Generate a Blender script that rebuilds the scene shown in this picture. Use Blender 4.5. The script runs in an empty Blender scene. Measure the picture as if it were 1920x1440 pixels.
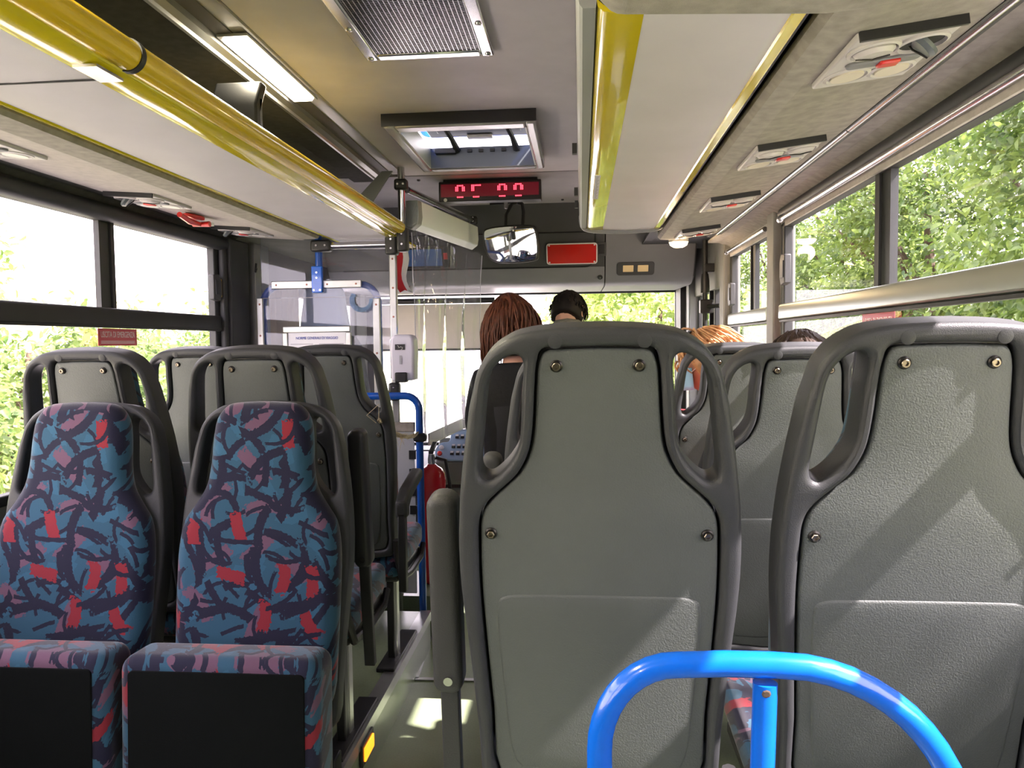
import bpy, bmesh, math, random
import numpy as np
from math import sin, cos, pi, radians, sqrt
from mathutils import Vector, Matrix, Euler

random.seed(7)
rng = np.random.default_rng(7)
SC = bpy.context.scene
COL = SC.collection

# ------------------------------------------------------------------ camera, light, exposure
cam_data = bpy.data.cameras.new('camera')
cam_data.sensor_width = 36.0
cam_data.lens = 27.0
cam_data.clip_start = 0.02
cam = bpy.data.objects.new('camera', cam_data)
COL.objects.link(cam)
cam.location = (0, 0, 1.4)
cam.rotation_mode = 'QUATERNION'
cam.rotation_quaternion = (Matrix.Rotation(radians(5.17), 3, 'Z') @ Matrix.Rotation(pi/2 - radians(3.05), 3, 'X') @ Matrix.Rotation(radians(-0.7), 3, 'Z')).to_quaternion()
SC.camera = cam

SC.view_settings.view_transform = 'Standard'
SC.view_settings.look = 'None'
SC.view_settings.gamma = 1.0
SC.view_settings.use_curve_mapping = False
SC.view_settings.exposure = 1.35

world = bpy.data.worlds.new('sky')
SC.world = world
world.use_nodes = True
wn = world.node_tree.nodes
wn['Background'].inputs[0].default_value = (1.0, 0.915, 0.985, 1)
wn['Background'].inputs[1].default_value = 3.6

sun_data = bpy.data.lights.new('sun', 'SUN')
sun_data.energy = 15.0
sun_data.angle = radians(0.8)
sun_data.color = (1.0, 0.89, 0.86)
sun = bpy.data.objects.new('sun', sun_data)
COL.objects.link(sun)
sun.rotation_euler = Vector((-0.60, 0.22, -0.75)).to_track_quat('-Z', 'Y').to_euler()
sun.location = (6, -2, 9)


def portal(loc, sx, sy, direction):
    d = bpy.data.lights.new('window_portal', 'AREA')
    d.shape = 'RECTANGLE'
    d.size, d.size_y = sx, sy
    d.cycles.is_portal = True
    o = bpy.data.objects.new('window_portal', d)
    COL.objects.link(o)
    o.location = loc
    o.rotation_euler = Vector(direction).to_track_quat('-Z', 'Y').to_euler()
    return o


portal((0.88, 1.2, 1.4), 0.95, 6.4, (-1, 0, 0))
portal((-1.74, 1.2, 1.4), 0.95, 6.4, (1, 0, 0))
portal((-0.4, 5.95, 1.2), 2.3, 1.2, (0, -1, 0))

# ------------------------------------------------------------------ materials
MAT = {}


def nodes_of(m):
    m.use_nodes = True
    return m.node_tree.nodes, m.node_tree.links, m.node_tree.nodes['Principled BSDF']


def mat(name, col, rough=0.5, metal=0.0, var=0.0, vscale=20.0, bump=0.0, bscale=300.0, spec=0.5, emit=None, estr=0.0, coat=0.0, sheen=0.0, vcol=None):
    m = bpy.data.materials.new(name)
    n, l, b = nodes_of(m)
    b.inputs['Base Color'].default_value = (*col, 1)
    b.inputs['Roughness'].default_value = rough
    b.inputs['Metallic'].default_value = metal
    b.inputs['Specular IOR Level'].default_value = spec
    b.inputs['Coat Weight'].default_value = coat
    b.inputs['Sheen Weight'].default_value = sheen
    if emit:
        b.inputs['Emission Color'].default_value = (*emit, 1)
        b.inputs['Emission Strength'].default_value = estr
    tc = n.new('ShaderNodeTexCoord')
    if var > 0:
        t = n.new('ShaderNodeTexNoise')
        t.inputs['Scale'].default_value = vscale
        t.inputs['Detail'].default_value = 4
        l.new(tc.outputs['Object'], t.inputs['Vector'])
        r = n.new('ShaderNodeMix')
        r.data_type = 'RGBA'
        c2 = vcol if vcol else tuple(min(1, c * (1 + var)) for c in col)
        c1 = tuple(c * (1 - var) for c in col)
        r.inputs['A'].default_value = (*c1, 1)
        r.inputs['B'].default_value = (*c2, 1)
        mr = n.new('ShaderNodeMapRange')
        mr.inputs['From Min'].default_value = 0.3
        mr.inputs['From Max'].default_value = 0.7
        l.new(t.outputs['Fac'], mr.inputs['Value'])
        l.new(mr.outputs['Result'], r.inputs['Factor'])
        l.new(r.outputs['Result'], b.inputs['Base Color'])
    if bump > 0:
        t2 = n.new('ShaderNodeTexNoise')
        t2.inputs['Scale'].default_value = bscale
        t2.inputs['Detail'].default_value = 2
        l.new(tc.outputs['Object'], t2.inputs['Vector'])
        bp = n.new('ShaderNodeBump')
        bp.inputs['Strength'].default_value = bump
        bp.inputs['Distance'].default_value = 0.002
        l.new(t2.outputs['Fac'], bp.inputs['Height'])
        l.new(bp.outputs['Normal'], b.inputs['Normal'])
    MAT[name] = m
    return m


mat('frame_plastic', (0.034, 0.036, 0.038), 0.46, spec=0.3, bump=0.25, bscale=700, var=0.08, vscale=9)
mat('panel_plastic', (0.078, 0.087, 0.081), 0.46, spec=0.35, bump=0.45, bscale=420, var=0.07, vscale=5)
mat('black_plastic', (0.014, 0.014, 0.015), 0.45, bump=0.1, bscale=400)
mat('dark_rubber', (0.020, 0.021, 0.022), 0.55, var=0.15, vscale=8)
mat('underside_cloth', (0.005, 0.006, 0.006), 0.95, bump=0.3, bscale=900, spec=0.1)
mat('bolt_dark', (0.03, 0.028, 0.026), 0.35, metal=0.8)
mat('bolt_brass', (0.26, 0.22, 0.165), 0.32, metal=1.0)
mat('steel', (0.62, 0.62, 0.62), 0.22, metal=1.0, var=0.06, vscale=30)
mat('aluminium', (0.46, 0.465, 0.45), 0.38, metal=0.9, var=0.06, vscale=18)
mat('polished_alu', (0.70, 0.72, 0.70), 0.16, metal=1.0)
mat('satin_rail', (0.50, 0.54, 0.47), 0.30, metal=0.9)
mat('arm_plastic', (0.034, 0.035, 0.034), 0.5, spec=0.3, bump=0.3, bscale=500)
mat('blue_paint', (0.003, 0.115, 0.62), 0.22, coat=0.5, var=0.05, vscale=25)
mat('dark_blue_paint', (0.006, 0.07, 0.36), 0.28, coat=0.4, var=0.06, vscale=25)
mat('yellow_gloss', (0.62, 0.50, 0.012), 0.14, coat=0.6, var=0.04, vscale=6)
mat('yellow_tube', (0.60, 0.40, 0.010), 0.22, coat=0.4, var=0.05, vscale=10)
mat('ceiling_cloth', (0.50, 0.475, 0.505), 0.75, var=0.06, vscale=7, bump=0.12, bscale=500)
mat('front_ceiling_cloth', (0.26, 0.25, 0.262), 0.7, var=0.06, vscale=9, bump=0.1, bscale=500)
mat('rack_cloth', (0.58, 0.55, 0.585), 0.6, var=0.04, vscale=5, bump=0.1, bscale=500)
mat('carpet_grey', (0.26, 0.235, 0.205), 0.95, var=0.20, vscale=36, bump=0.5, bscale=700, sheen=0.15)
mat('carpet_light', (0.40, 0.365, 0.335), 0.95, var=0.10, vscale=40, bump=0.4, bscale=700, sheen=0.15)
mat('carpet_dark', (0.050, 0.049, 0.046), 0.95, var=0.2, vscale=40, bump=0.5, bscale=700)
mat('recess_brown', (0.085, 0.078, 0.068), 0.6)
mat('grey_trim', (0.27, 0.28, 0.285), 0.45)
mat('wall_laminate', (0.22, 0.225, 0.21), 0.6, var=0.08, vscale=8)
mat('pillar_dark', (0.035, 0.036, 0.038), 0.6, var=0.1, vscale=10)
mat('pillar_grey', (0.19, 0.185, 0.17), 0.6, var=0.1, vscale=14)
mat('vent_plastic', (0.50, 0.475, 0.475), 0.4, var=0.03, vscale=20)
mat('vent_cream', (0.62, 0.56, 0.47), 0.45)
mat('vent_white', (0.72, 0.70, 0.69), 0.35)
mat('dark_hole', (0.008, 0.008, 0.009), 0.7)
mat('red_plastic', (0.62, 0.025, 0.02), 0.3, coat=0.3)
mat('red_plate', (0.52, 0.018, 0.012), 0.18, coat=0.6, var=0.06, vscale=6)
mat('white_plastic', (0.72, 0.71, 0.76), 0.4)
mat('lilac_plastic', (0.62, 0.60, 0.70), 0.38)
mat('cassette_grey', (0.80, 0.84, 0.88), 0.35)
mat('console_dark', (0.044, 0.045, 0.048), 0.5, bump=0.2, bscale=500, var=0.06, vscale=8)
mat('console_grey', (0.17, 0.172, 0.19), 0.45, bump=0.15, bscale=500, var=0.06, vscale=6)
mat('lamp_lens', (0.9, 0.8, 0.6), 0.4, emit=(1.0, 0.86, 0.66), estr=7.0)
mat('dome_lens', (0.9, 0.8, 0.6), 0.4, emit=(1.0, 0.74, 0.46), estr=7.0)
mat('light_strip', (0.42, 0.42, 0.41), 0.3, metal=0.3)
mat('blind_cloth', (0.60, 0.545, 0.50), 0.85, var=0.03, vscale=12)
mat('beige_curtain', (0.52, 0.42, 0.32), 0.9, var=0.08, vscale=10)
mat('cream_board', (0.62, 0.62, 0.56), 0.6)
mat('grey_board', (0.40, 0.41, 0.43), 0.55, var=0.03, vscale=8)
mat('blue_console', (0.30, 0.42, 0.62), 0.4)
mat('console_olive', (0.13, 0.14, 0.13), 0.5)
mat('extinguisher_red', (0.60, 0.012, 0.02), 0.2, coat=0.6)
mat('paper', (0.66, 0.66, 0.72), 0.7)
mat('ink_blue', (0.07, 0.10, 0.42), 0.6)
mat('ink_grey', (0.36, 0.36, 0.42), 0.6)
mat('sticker_red', (0.56, 0.07, 0.09), 0.4)
mat('sticker_white', (0.80, 0.66, 0.66), 0.4)
mat('latch_yellow', (0.70, 0.42, 0.02), 0.4)
mat('orange_lens', (0.9, 0.22, 0.01), 0.3, emit=(1.0, 0.25, 0.01), estr=1.2)
mat('twine', (0.50, 0.42, 0.27), 0.9, var=0.2, vscale=60)
mat('led_black', (0.010, 0.009, 0.010), 0.35)
mat('led_screen', (0.085, 0.006, 0.012), 0.3, emit=(0.4, 0.01, 0.03), estr=0.10)
mat('led_dot', (0.5, 0.0, 0.0), 0.4, emit=(1.0, 0.03, 0.05), estr=3.2)
mat('tan_lens', (0.45, 0.33, 0.16), 0.4, emit=(0.6, 0.4, 0.2), estr=0.15)
mat('screw_brown', (0.30, 0.10, 0.07), 0.5)
mat('lid_grey', (0.10, 0.115, 0.13), 0.35)
mat('hatch_frame', (0.40, 0.40, 0.40), 0.25, metal=0.4)
mat('hatch_olive', (0.30, 0.31, 0.24), 0.4)
mat('seat_blue_cover', (0.42, 0.52, 0.72), 0.8)
mat('charcoal_cloth', (0.08, 0.09, 0.10), 0.9, var=0.15, vscale=40)
mat('skin', (0.62, 0.34, 0.24), 0.5, var=0.05, vscale=20)
mat('skin_tan', (0.42, 0.20, 0.13), 0.5, var=0.05, vscale=20)
mat('hair_auburn', (0.085, 0.026, 0.012), 0.5, spec=0.3, var=0.45, vscale=40)
mat('hair_black', (0.010, 0.008, 0.007), 0.6, spec=0.2, var=0.3, vscale=40)
mat('hair_blonde', (0.52, 0.27, 0.12), 0.45, var=0.35, vscale=40)
mat('hair_brown', (0.03, 0.018, 0.012), 0.6, spec=0.25, var=0.3, vscale=40)
mat('jacket_black', (0.009, 0.009, 0.010), 0.6, bump=0.6, bscale=60, spec=0.2)
mat('hoodie_olive', (0.16, 0.16, 0.13), 0.9, var=0.15, vscale=60)
mat('shirt_red', (0.45, 0.02, 0.03), 0.8)
mat('shirt_blue', (0.010, 0.011, 0.016), 0.8)
mat('mask_blue', (0.30, 0.55, 0.75), 0.8)
mat('jeans', (0.03, 0.045, 0.09), 0.9)
mat('shoe', (0.02, 0.02, 0.02), 0.6)
mat('asphalt', (0.44, 0.42, 0.41), 0.9, var=0.15, vscale=3)
mat('bark', (0.09, 0.062, 0.042), 0.9, var=0.3, vscale=12, bump=0.6, bscale=40)
mat('verge', (0.24, 0.27, 0.09), 0.9, var=0.4, vscale=2.5)
mat('pale_bank', (0.58, 0.54, 0.44), 0.95, var=0.15, vscale=1.5, vcol=(0.50, 0.52, 0.30))
mat('red_white_cloth', (0.55, 0.02, 0.03), 0.8)
mat('white_cloth', (0.75, 0.72, 0.72), 0.8)
mat('dark_glass', (0.01, 0.01, 0.012), 0.08)
mat('blue_object', (0.05, 0.13, 0.35), 0.5)
mat('sock_white', (0.7, 0.7, 0.7), 0.7)


def mirror_mat():
    m = bpy.data.materials.new('mirror_glass')
    n, l, b = nodes_of(m)
    b.inputs['Base Color'].default_value = (0.80, 0.82, 0.90, 1)
    b.inputs['Metallic'].default_value = 1
    b.inputs['Roughness'].default_value = 0.03
    MAT['mirror_glass'] = m


mirror_mat()


def floor_mat():
    m = bpy.data.materials.new('floor_vinyl')
    n, l, b = nodes_of(m)
    tc = n.new('ShaderNodeTexCoord')
    a = n.new('ShaderNodeTexNoise'); a.inputs['Scale'].default_value = 3.0; a.inputs['Detail'].default_value = 5
    f = n.new('ShaderNodeTexNoise'); f.inputs['Scale'].default_value = 160.0
    l.new(tc.outputs['Object'], a.inputs['Vector']); l.new(tc.outputs['Object'], f.inputs['Vector'])
    ad = n.new('ShaderNodeMath'); ad.operation = 'MULTIPLY_ADD'
    l.new(f.outputs['Fac'], ad.inputs[0]); ad.inputs[1].default_value = 0.35
    l.new(a.outputs['Fac'], ad.inputs[2])
    r = n.new('ShaderNodeValToRGB')
    r.color_ramp.elements[0].position = 0.35; r.color_ramp.elements[0].color = (0.17, 0.215, 0.125, 1)
    r.color_ramp.elements[1].position = 0.95; r.color_ramp.elements[1].color = (0.31, 0.37, 0.22, 1)
    l.new(ad.outputs[0], r.inputs['Fac']); l.new(r.outputs['Color'], b.inputs['Base Color'])
    b.inputs['Roughness'].default_value = 0.32
    MAT['floor_vinyl'] = m


floor_mat()


def glass_mat(name, tint, fac_scale=1.0, rough=0.0, haze=0.0, hazecol=(0.9, 0.9, 1.0), bump=0.0):
    m = bpy.data.materials.new(name)
    m.use_nodes = True
    n, l = m.node_tree.nodes, m.node_tree.links
    n.clear()
    out = n.new('ShaderNodeOutputMaterial')
    tr = n.new('ShaderNodeBsdfTransparent'); tr.inputs['Color'].default_value = (*tint, 1)
    gl = n.new('ShaderNodeBsdfGlossy'); gl.inputs['Roughness'].default_value = rough
    fr = n.new('ShaderNodeFresnel'); fr.inputs['IOR'].default_value = 1.45
    mu = n.new('ShaderNodeMath'); mu.operation = 'MULTIPLY'; mu.inputs[1].default_value = fac_scale
    mx = n.new('ShaderNodeMixShader')
    l.new(fr.outputs[0], mu.inputs[0]); l.new(mu.outputs[0], mx.inputs[0])
    l.new(tr.outputs[0], mx.inputs[1]); l.new(gl.outputs[0], mx.inputs[2])
    last = mx
    if haze > 0:
        df = n.new('ShaderNodeBsdfDiffuse'); df.inputs['Color'].default_value = (*hazecol, 1)
        tl = n.new('ShaderNodeBsdfTranslucent'); tl.inputs['Color'].default_value = (*hazecol, 1)
        a = n.new('ShaderNodeMixShader'); a.inputs[0].default_value = 0.5
        l.new(df.outputs[0], a.inputs[1]); l.new(tl.outputs[0], a.inputs[2])
        h = n.new('ShaderNodeMixShader'); h.inputs[0].default_value = haze
        l.new(mx.outputs[0], h.inputs[1]); l.new(a.outputs[0], h.inputs[2])
        last = h
    if bump > 0:
        tc = n.new('ShaderNodeTexCoord')
        t = n.new('ShaderNodeTexNoise'); t.inputs['Scale'].default_value = 9
        l.new(tc.outputs['Object'], t.inputs['Vector'])
        bp = n.new('ShaderNodeBump'); bp.inputs['Strength'].default_value = bump; bp.inputs['Distance'].default_value = 0.03
        l.new(t.outputs['Fac'], bp.inputs['Height']); l.new(bp.outputs[0], gl.inputs['Normal'])
    l.new(last.outputs[0], out.inputs['Surface'])
    MAT[name] = m
    return m


glass_mat('window_glass', (0.96, 0.945, 0.965), 0.12)
glass_mat('plexiglass', (0.93, 0.94, 0.97), 1.0, 0.02, haze=0.05)
glass_mat('clear_vinyl', (0.95, 0.95, 0.98), 0.9, 0.05, haze=0.10, hazecol=(0.85, 0.85, 1.0), bump=0.4)
glass_mat('vinyl_edge', (0.75, 0.75, 0.82), 1.0, 0.1, haze=0.35, hazecol=(0.95, 0.95, 1.0))
glass_mat('blue_acrylic', (0.10, 0.45, 0.95), 0.8, 0.05, haze=0.45, hazecol=(0.02, 0.28, 0.85))
glass_mat('blue_film', (0.70, 0.80, 0.95), 1.0, 0.1, haze=0.25, hazecol=(0.55, 0.72, 0.95))


def fabric_mat(name, base, navy, red, mauve, rough=0.95):
    m = bpy.data.materials.new(name)
    n, l, b = nodes_of(m)
    tc = n.new('ShaderNodeTexCoord')
    scl = n.new('ShaderNodeVectorMath'); scl.operation = 'SCALE'; scl.inputs['Scale'].default_value = 0.95
    l.new(tc.outputs['Object'], scl.inputs[0])
    sep = n.new('ShaderNodeSeparateXYZ'); l.new(scl.outputs[0], sep.inputs[0])

    def math_(op, a, b_=None, c=None):
        k = n.new('ShaderNodeMath'); k.operation = op
        for i, v in enumerate((a, b_, c)):
            if v is None: continue
            if isinstance(v, (int, float)): k.inputs[i].default_value = v
            else: l.new(v, k.inputs[i])
        return k.outputs[0]
    u = math_('MULTIPLY_ADD', sep.outputs['Y'], 0.35, sep.outputs['X'])
    v = math_('MULTIPLY_ADD', sep.outputs['Y'], 0.8, sep.outputs['Z'])
    com = n.new('ShaderNodeCombineXYZ'); l.new(u, com.inputs[0]); l.new(v, com.inputs[1])
    nz = n.new('ShaderNodeTexNoise'); nz.inputs['Scale'].default_value = 130; nz.inputs['Detail'].default_value = 3
    l.new(com.outputs[0], nz.inputs['Vector'])
    rag = math_('SUBTRACT', nz.outputs['Fac'], 0.5)

    def layer(scale, off, L, W, keep, curve=1.2):
        ad = n.new('ShaderNodeVectorMath'); ad.operation = 'ADD'
        l.new(com.outputs[0], ad.inputs[0]); ad.inputs[1].default_value = (off, off * 1.7, 0)
        vo = n.new('ShaderNodeTexVoronoi'); vo.voronoi_dimensions = '2D'; vo.inputs['Scale'].default_value = scale
        vo.inputs['Randomness'].default_value = 0.75
        l.new(ad.outputs[0], vo.inputs['Vector'])
        su = n.new('ShaderNodeVectorMath'); su.operation = 'SUBTRACT'
        l.new(ad.outputs[0], su.inputs[0]); l.new(vo.outputs['Position'], su.inputs[1])
        sc = n.new('ShaderNodeSeparateColor'); l.new(vo.outputs['Color'], sc.inputs[0])
        ro = n.new('ShaderNodeVectorRotate'); ro.rotation_type = 'Z_AXIS'
        l.new(su.outputs[0], ro.inputs['Vector']); l.new(math_('MULTIPLY', sc.outputs[0], 6.283), ro.inputs['Angle'])
        s2 = n.new('ShaderNodeSeparateXYZ'); l.new(ro.outputs[0], s2.inputs[0])
        x = s2.outputs[0]
        k = math_('MULTIPLY', math_('SUBTRACT', sc.outputs[2], 0.5), curve * 12)
        y = math_('MULTIPLY_ADD', math_('MULTIPLY', x, x), k, s2.outputs[1])
        dx = math_('DIVIDE', math_('ABSOLUTE', x), L)
        dy = math_('DIVIDE', math_('ABSOLUTE', y), W)
        d = math_('MULTIPLY_ADD', rag, 1.1, math_('MAXIMUM', dx, dy))
        inside = math_('LESS_THAN', d, 1.0)
        return math_('MULTIPLY', inside, math_('LESS_THAN', sc.outputs[1], keep))

    def mixc(a, col, f):
        k = n.new('ShaderNodeMix'); k.data_type = 'RGBA'
        l.new(f, k.inputs['Factor'])
        if isinstance(a, tuple): k.inputs['A'].default_value = (*a, 1)
        else: l.new(a, k.inputs['A'])
        k.inputs['B'].default_value = (*col, 1)
        return k.outputs['Result']
    c = mixc(base, tuple(x * 1.25 for x in base), layer(14, 5.3, 0.05, 0.012, 0.5))
    c = mixc(c, mauve, layer(8.5, 1.1, 0.050, 0.015, 0.75))
    c = mixc(c, navy, layer(10, 2.2, 0.06, 0.0112, 0.95, 1.6))
    c = mixc(c, navy, layer(13, 3.7, 0.05, 0.0088, 0.9, 2.0))
    c = mixc(c, navy, layer(18, 8.1, 0.032, 0.0045, 0.85, 2.0))
    c = mixc(c, red, layer(9.0, 4.4, 0.034, 0.014, 0.55, 1.5))
    c = mixc(c, navy, layer(13, 6.9, 0.055, 0.0055, 0.7, 2.4))
    l.new(c, b.inputs['Base Color'])
    b.inputs['Roughness'].default_value = rough
    b.inputs['Sheen Weight'].default_value = 0.45
    b.inputs['Sheen Roughness'].default_value = 0.35
    bp = n.new('ShaderNodeBump'); bp.inputs['Strength'].default_value = 0.35; bp.inputs['Distance'].default_value = 0.002
    t2 = n.new('ShaderNodeTexNoise'); t2.inputs['Scale'].default_value = 900
    l.new(tc.outputs['Object'], t2.inputs['Vector']); l.new(t2.outputs['Fac'], bp.inputs['Height'])
    l.new(bp.outputs[0], b.inputs['Normal'])
    MAT[name] = m


fabric_mat('brush_fabric', (0.021, 0.080, 0.135), (0.008, 0.008, 0.028), (0.22, 0.014, 0.026), (0.125, 0.062, 0.105))


def leaf_mat(name, c1, c2, transl=0.45):
    m = bpy.data.materials.new(name)
    m.use_nodes = True
    n, l = m.node_tree.nodes, m.node_tree.links
    n.clear()
    out = n.new('ShaderNodeOutputMaterial')
    tc = n.new('ShaderNodeTexCoord')
    t = n.new('ShaderNodeTexNoise'); t.inputs['Scale'].default_value = 2.2; t.inputs['Detail'].default_value = 5; t.inputs['Roughness'].default_value = 0.8
    l.new(tc.outputs['Object'], t.inputs['Vector'])
    r = n.new('ShaderNodeValToRGB')
    r.color_ramp.elements[0].position = 0.36; r.color_ramp.elements[0].color = (*c1, 1)
    r.color_ramp.elements[1].position = 0.66; r.color_ramp.elements[1].color = (*c2, 1)
    l.new(t.outputs['Fac'], r.inputs['Fac'])
    df = n.new('ShaderNodeBsdfPrincipled'); df.inputs['Roughness'].default_value = 0.42
    l.new(r.outputs[0], df.inputs['Base Color'])
    tl = n.new('ShaderNodeBsdfTranslucent')
    hs = n.new('ShaderNodeHueSaturation'); hs.inputs['Hue'].default_value = 0.485; hs.inputs['Value'].default_value = 1.7
    l.new(r.outputs[0], hs.inputs['Color']); l.new(hs.outputs[0], tl.inputs['Color'])
    mx = n.new('ShaderNodeMixShader'); mx.inputs[0].default_value = transl
    l.new(df.outputs[0], mx.inputs[1]); l.new(tl.outputs[0], mx.inputs[2])
    l.new(mx.outputs[0], out.inputs['Surface'])
    MAT[name] = m


leaf_mat('leaf_green', (0.030, 0.075, 0.018), (0.185, 0.265, 0.058), 0.40)
leaf_mat('leaf_mid', (0.05, 0.115, 0.03), (0.27, 0.35, 0.10))
leaf_mat('leaf_bright', (0.10, 0.19, 0.045), (0.40, 0.47, 0.15))

# ------------------------------------------------------------------ mesh helpers


class MB:
    def __init__(self):
        self.v, self.f, self.m = [], [], []

    def add(self, verts, faces, mi=0):
        o = len(self.v)
        self.v += [tuple(p) for p in verts]
        self.f += [tuple(i + o for i in f) for f in faces]
        self.m += [mi] * len(faces)
        return self

    def box(self, x0, x1, y0, y1, z0, z1, mi=0):
        v = [(x, y, z) for z in (z0, z1) for y in (y0, y1) for x in (x0, x1)]
        return self.add(v, [(0, 2, 3, 1), (4, 5, 7, 6), (0, 1, 5, 4), (2, 6, 7, 3), (0, 4, 6, 2), (1, 3, 7, 5)], mi)

    def obox(self, c, ax, ay, az, mi=0):
        c, ax, ay, az = Vector(c), Vector(ax), Vector(ay), Vector(az)
        v = [c + sx * ax + sy * ay + sz * az for sz in (-1, 1) for sy in (-1, 1) for sx in (-1, 1)]
        return self.add(v, [(0, 2, 3, 1), (4, 5, 7, 6), (0, 1, 5, 4), (2, 6, 7, 3), (0, 4, 6, 2), (1, 3, 7, 5)], mi)

    def tube(self, pts, r, n=12, mi=0, closed=False, flat=1.0):
        pts = [Vector(p) for p in pts]
        rs = r if isinstance(r, (list, tuple)) else [r] * len(pts)
        V, F = [], []
        up = None
        N = len(pts)
        for i, p in enumerate(pts):
            if closed: t = pts[(i + 1) % N] - pts[i - 1]
            else: t = pts[min(i + 1, N - 1)] - pts[max(i - 1, 0)]
            t.normalize()
            if up is None:
                up = Vector((0, 0, 1)) if abs(t.z) < 0.9 else Vector((1, 0, 0))
            a = t.cross(up).normalized(); b = a.cross(t).normalized(); up = b
            for k in range(n):
                th = 2 * pi * k / n
                V.append(p + rs[i] * (cos(th) * a * flat + sin(th) * b))
        for i in range(N if closed else N - 1):
            j = (i + 1) % N
            for k in range(n):
                F.append((i * n + k, i * n + (k + 1) % n, j * n + (k + 1) % n, j * n + k))
        if not closed:
            F.append(tuple(range(n - 1, -1, -1)))
            F.append(tuple((N - 1) * n + k for k in range(n)))
        return self.add(V, F, mi)

    def lathe(self, prof, n=24, origin=(0, 0, 0), axis=(0, 0, 1), mi=0):
        q = Vector(axis).to_track_quat('Z', 'Y')
        o = Vector(origin)
        V, F = [], []
        for (r, h) in prof:
            for k in range(n):
                th = 2 * pi * k / n
                V.append(o + q @ Vector((r * cos(th), r * sin(th), h)))
        for i in range(len(prof) - 1):
            for k in range(n):
                F.append((i * n + k, i * n + (k + 1) % n, (i + 1) * n + (k + 1) % n, (i + 1) * n + k))
        F.append(tuple(range(n - 1, -1, -1)))
        F.append(tuple((len(prof) - 1) * n + k for k in range(n)))
        return self.add(V, F, mi)

    def prism_y(self, poly, y0, y1, mi=0):
        """closed (x, z) outline run along Y"""
        n = len(poly)
        V = [(x, y0, z) for x, z in poly] + [(x, y1, z) for x, z in poly]
        F = [tuple(range(n)), tuple(range(2 * n - 1, n - 1, -1))]
        F += [(i, i + n, (i + 1) % n + n, (i + 1) % n) for i in range(n)]
        return self.add(V, F, mi)

    def prism_x(self, poly, x0, x1, mi=0):
        n = len(poly)
        V = [(x0, y, z) for y, z in poly] + [(x1, y, z) for y, z in poly]
        F = [tuple(range(n)), tuple(range(2 * n - 1, n - 1, -1))]
        F += [(i, (i + 1) % n, (i + 1) % n + n, i + n) for i in range(n)]
        return self.add(V, F, mi)

    def sheet_y(self, line, y0, y1, th, mi=0):
        """open (x, z) line with thickness upward (+z), run along Y"""
        poly = list(line) + [(x, z + th) for x, z in reversed(line)]
        return self.prism_y(poly, y0, y1, mi)

    def build(self, name, mats, parent=None, smooth=False, bevel=0.0, segs=2, angle=40, loc=None):
        me = bpy.data.meshes.new(name)
        me.from_pydata(self.v, [], self.f)
        mats = mats if isinstance(mats, (list, tuple)) else [mats]
        for k in mats: me.materials.append(MAT[k])
        if len(mats) > 1: me.polygons.foreach_set('material_index', self.m)
        bm = bmesh.new(); bm.from_mesh(me)
        bmesh.ops.recalc_face_normals(bm, faces=bm.faces)
        bm.to_mesh(me); bm.free()
        if smooth or bevel:
            me.polygons.foreach_set('use_smooth', [True] * len(me.polygons))
            me.set_sharp_from_angle(angle=radians(angle))
        o = link(name, me, parent)
        if bevel:
            b = o.modifiers.new('bevel', 'BEVEL'); b.width = bevel; b.segments = segs; b.limit_method = 'ANGLE'; b.angle_limit = radians(40)
        if loc: o.location = loc
        return o


def link(name, data, parent=None):
    o = bpy.data.objects.new(name, data)
    COL.objects.link(o)
    if parent: o.parent = parent
    return o


def tag(o, label=None, cat=None, group=None, kind=None):
    if label: o['label'] = label
    if cat: o['category'] = cat
    if group: o['group'] = group
    if kind: o['kind'] = kind
    return o


def thing(name, label, cat, loc=(0, 0, 0), rz=0, group=None):
    o = bpy.data.objects.new(name, None)
    o.empty_display_size = 0.1
    COL.objects.link(o)
    o.location = loc
    o.rotation_euler = (0, 0, rz)
    return tag(o, label, cat, group)


def structure(name, mb, mats, parent=None, **k):
    o = mb.build(name, mats, parent, **k)
    if parent is None: o['kind'] = 'structure'
    return o


def copy_tree(o, parent=None):
    c = o.copy()
    COL.objects.link(c)
    if parent:
        c.parent = parent
    for ch in list(o.children):
        copy_tree(ch, c)
    return c


def chaikin(pts, it=2, closed=True):
    for _ in range(it):
        out = []
        n = len(pts)
        for i in range(n):
            a, b = pts[i], pts[(i + 1) % n]
            out.append((a[0] * .75 + b[0] * .25, a[1] * .75 + b[1] * .25))
            out.append((a[0] * .25 + b[0] * .75, a[1] * .25 + b[1] * .75))
        pts = out
    return pts


def smooth_loop(pts, n=4):
    out = []
    N = len(pts)
    for i in range(N):
        p0, p1, p2, p3 = (pts[(i + k - 1) % N] for k in range(4))
        d = [max(1e-6, ((a[0] - b[0]) ** 2 + (a[1] - b[1]) ** 2) ** .25) for a, b in ((p0, p1), (p1, p2), (p2, p3))]
        m1 = [(p1[k] - p0[k]) / d[0] - (p2[k] - p0[k]) / (d[0] + d[1]) + (p2[k] - p1[k]) / d[1] for k in (0, 1)]
        m2 = [(p2[k] - p1[k]) / d[1] - (p3[k] - p1[k]) / (d[1] + d[2]) + (p3[k] - p2[k]) / d[2] for k in (0, 1)]
        for j in range(n):
            t = j / n
            h = (2 * t**3 - 3 * t**2 + 1, (t**3 - 2 * t**2 + t) * d[1], -2 * t**3 + 3 * t**2, (t**3 - t**2) * d[1])
            out.append(tuple(h[0] * p1[k] + h[1] * m1[k] + h[2] * p2[k] + h[3] * m2[k] for k in (0, 1)))
    return out


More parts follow.
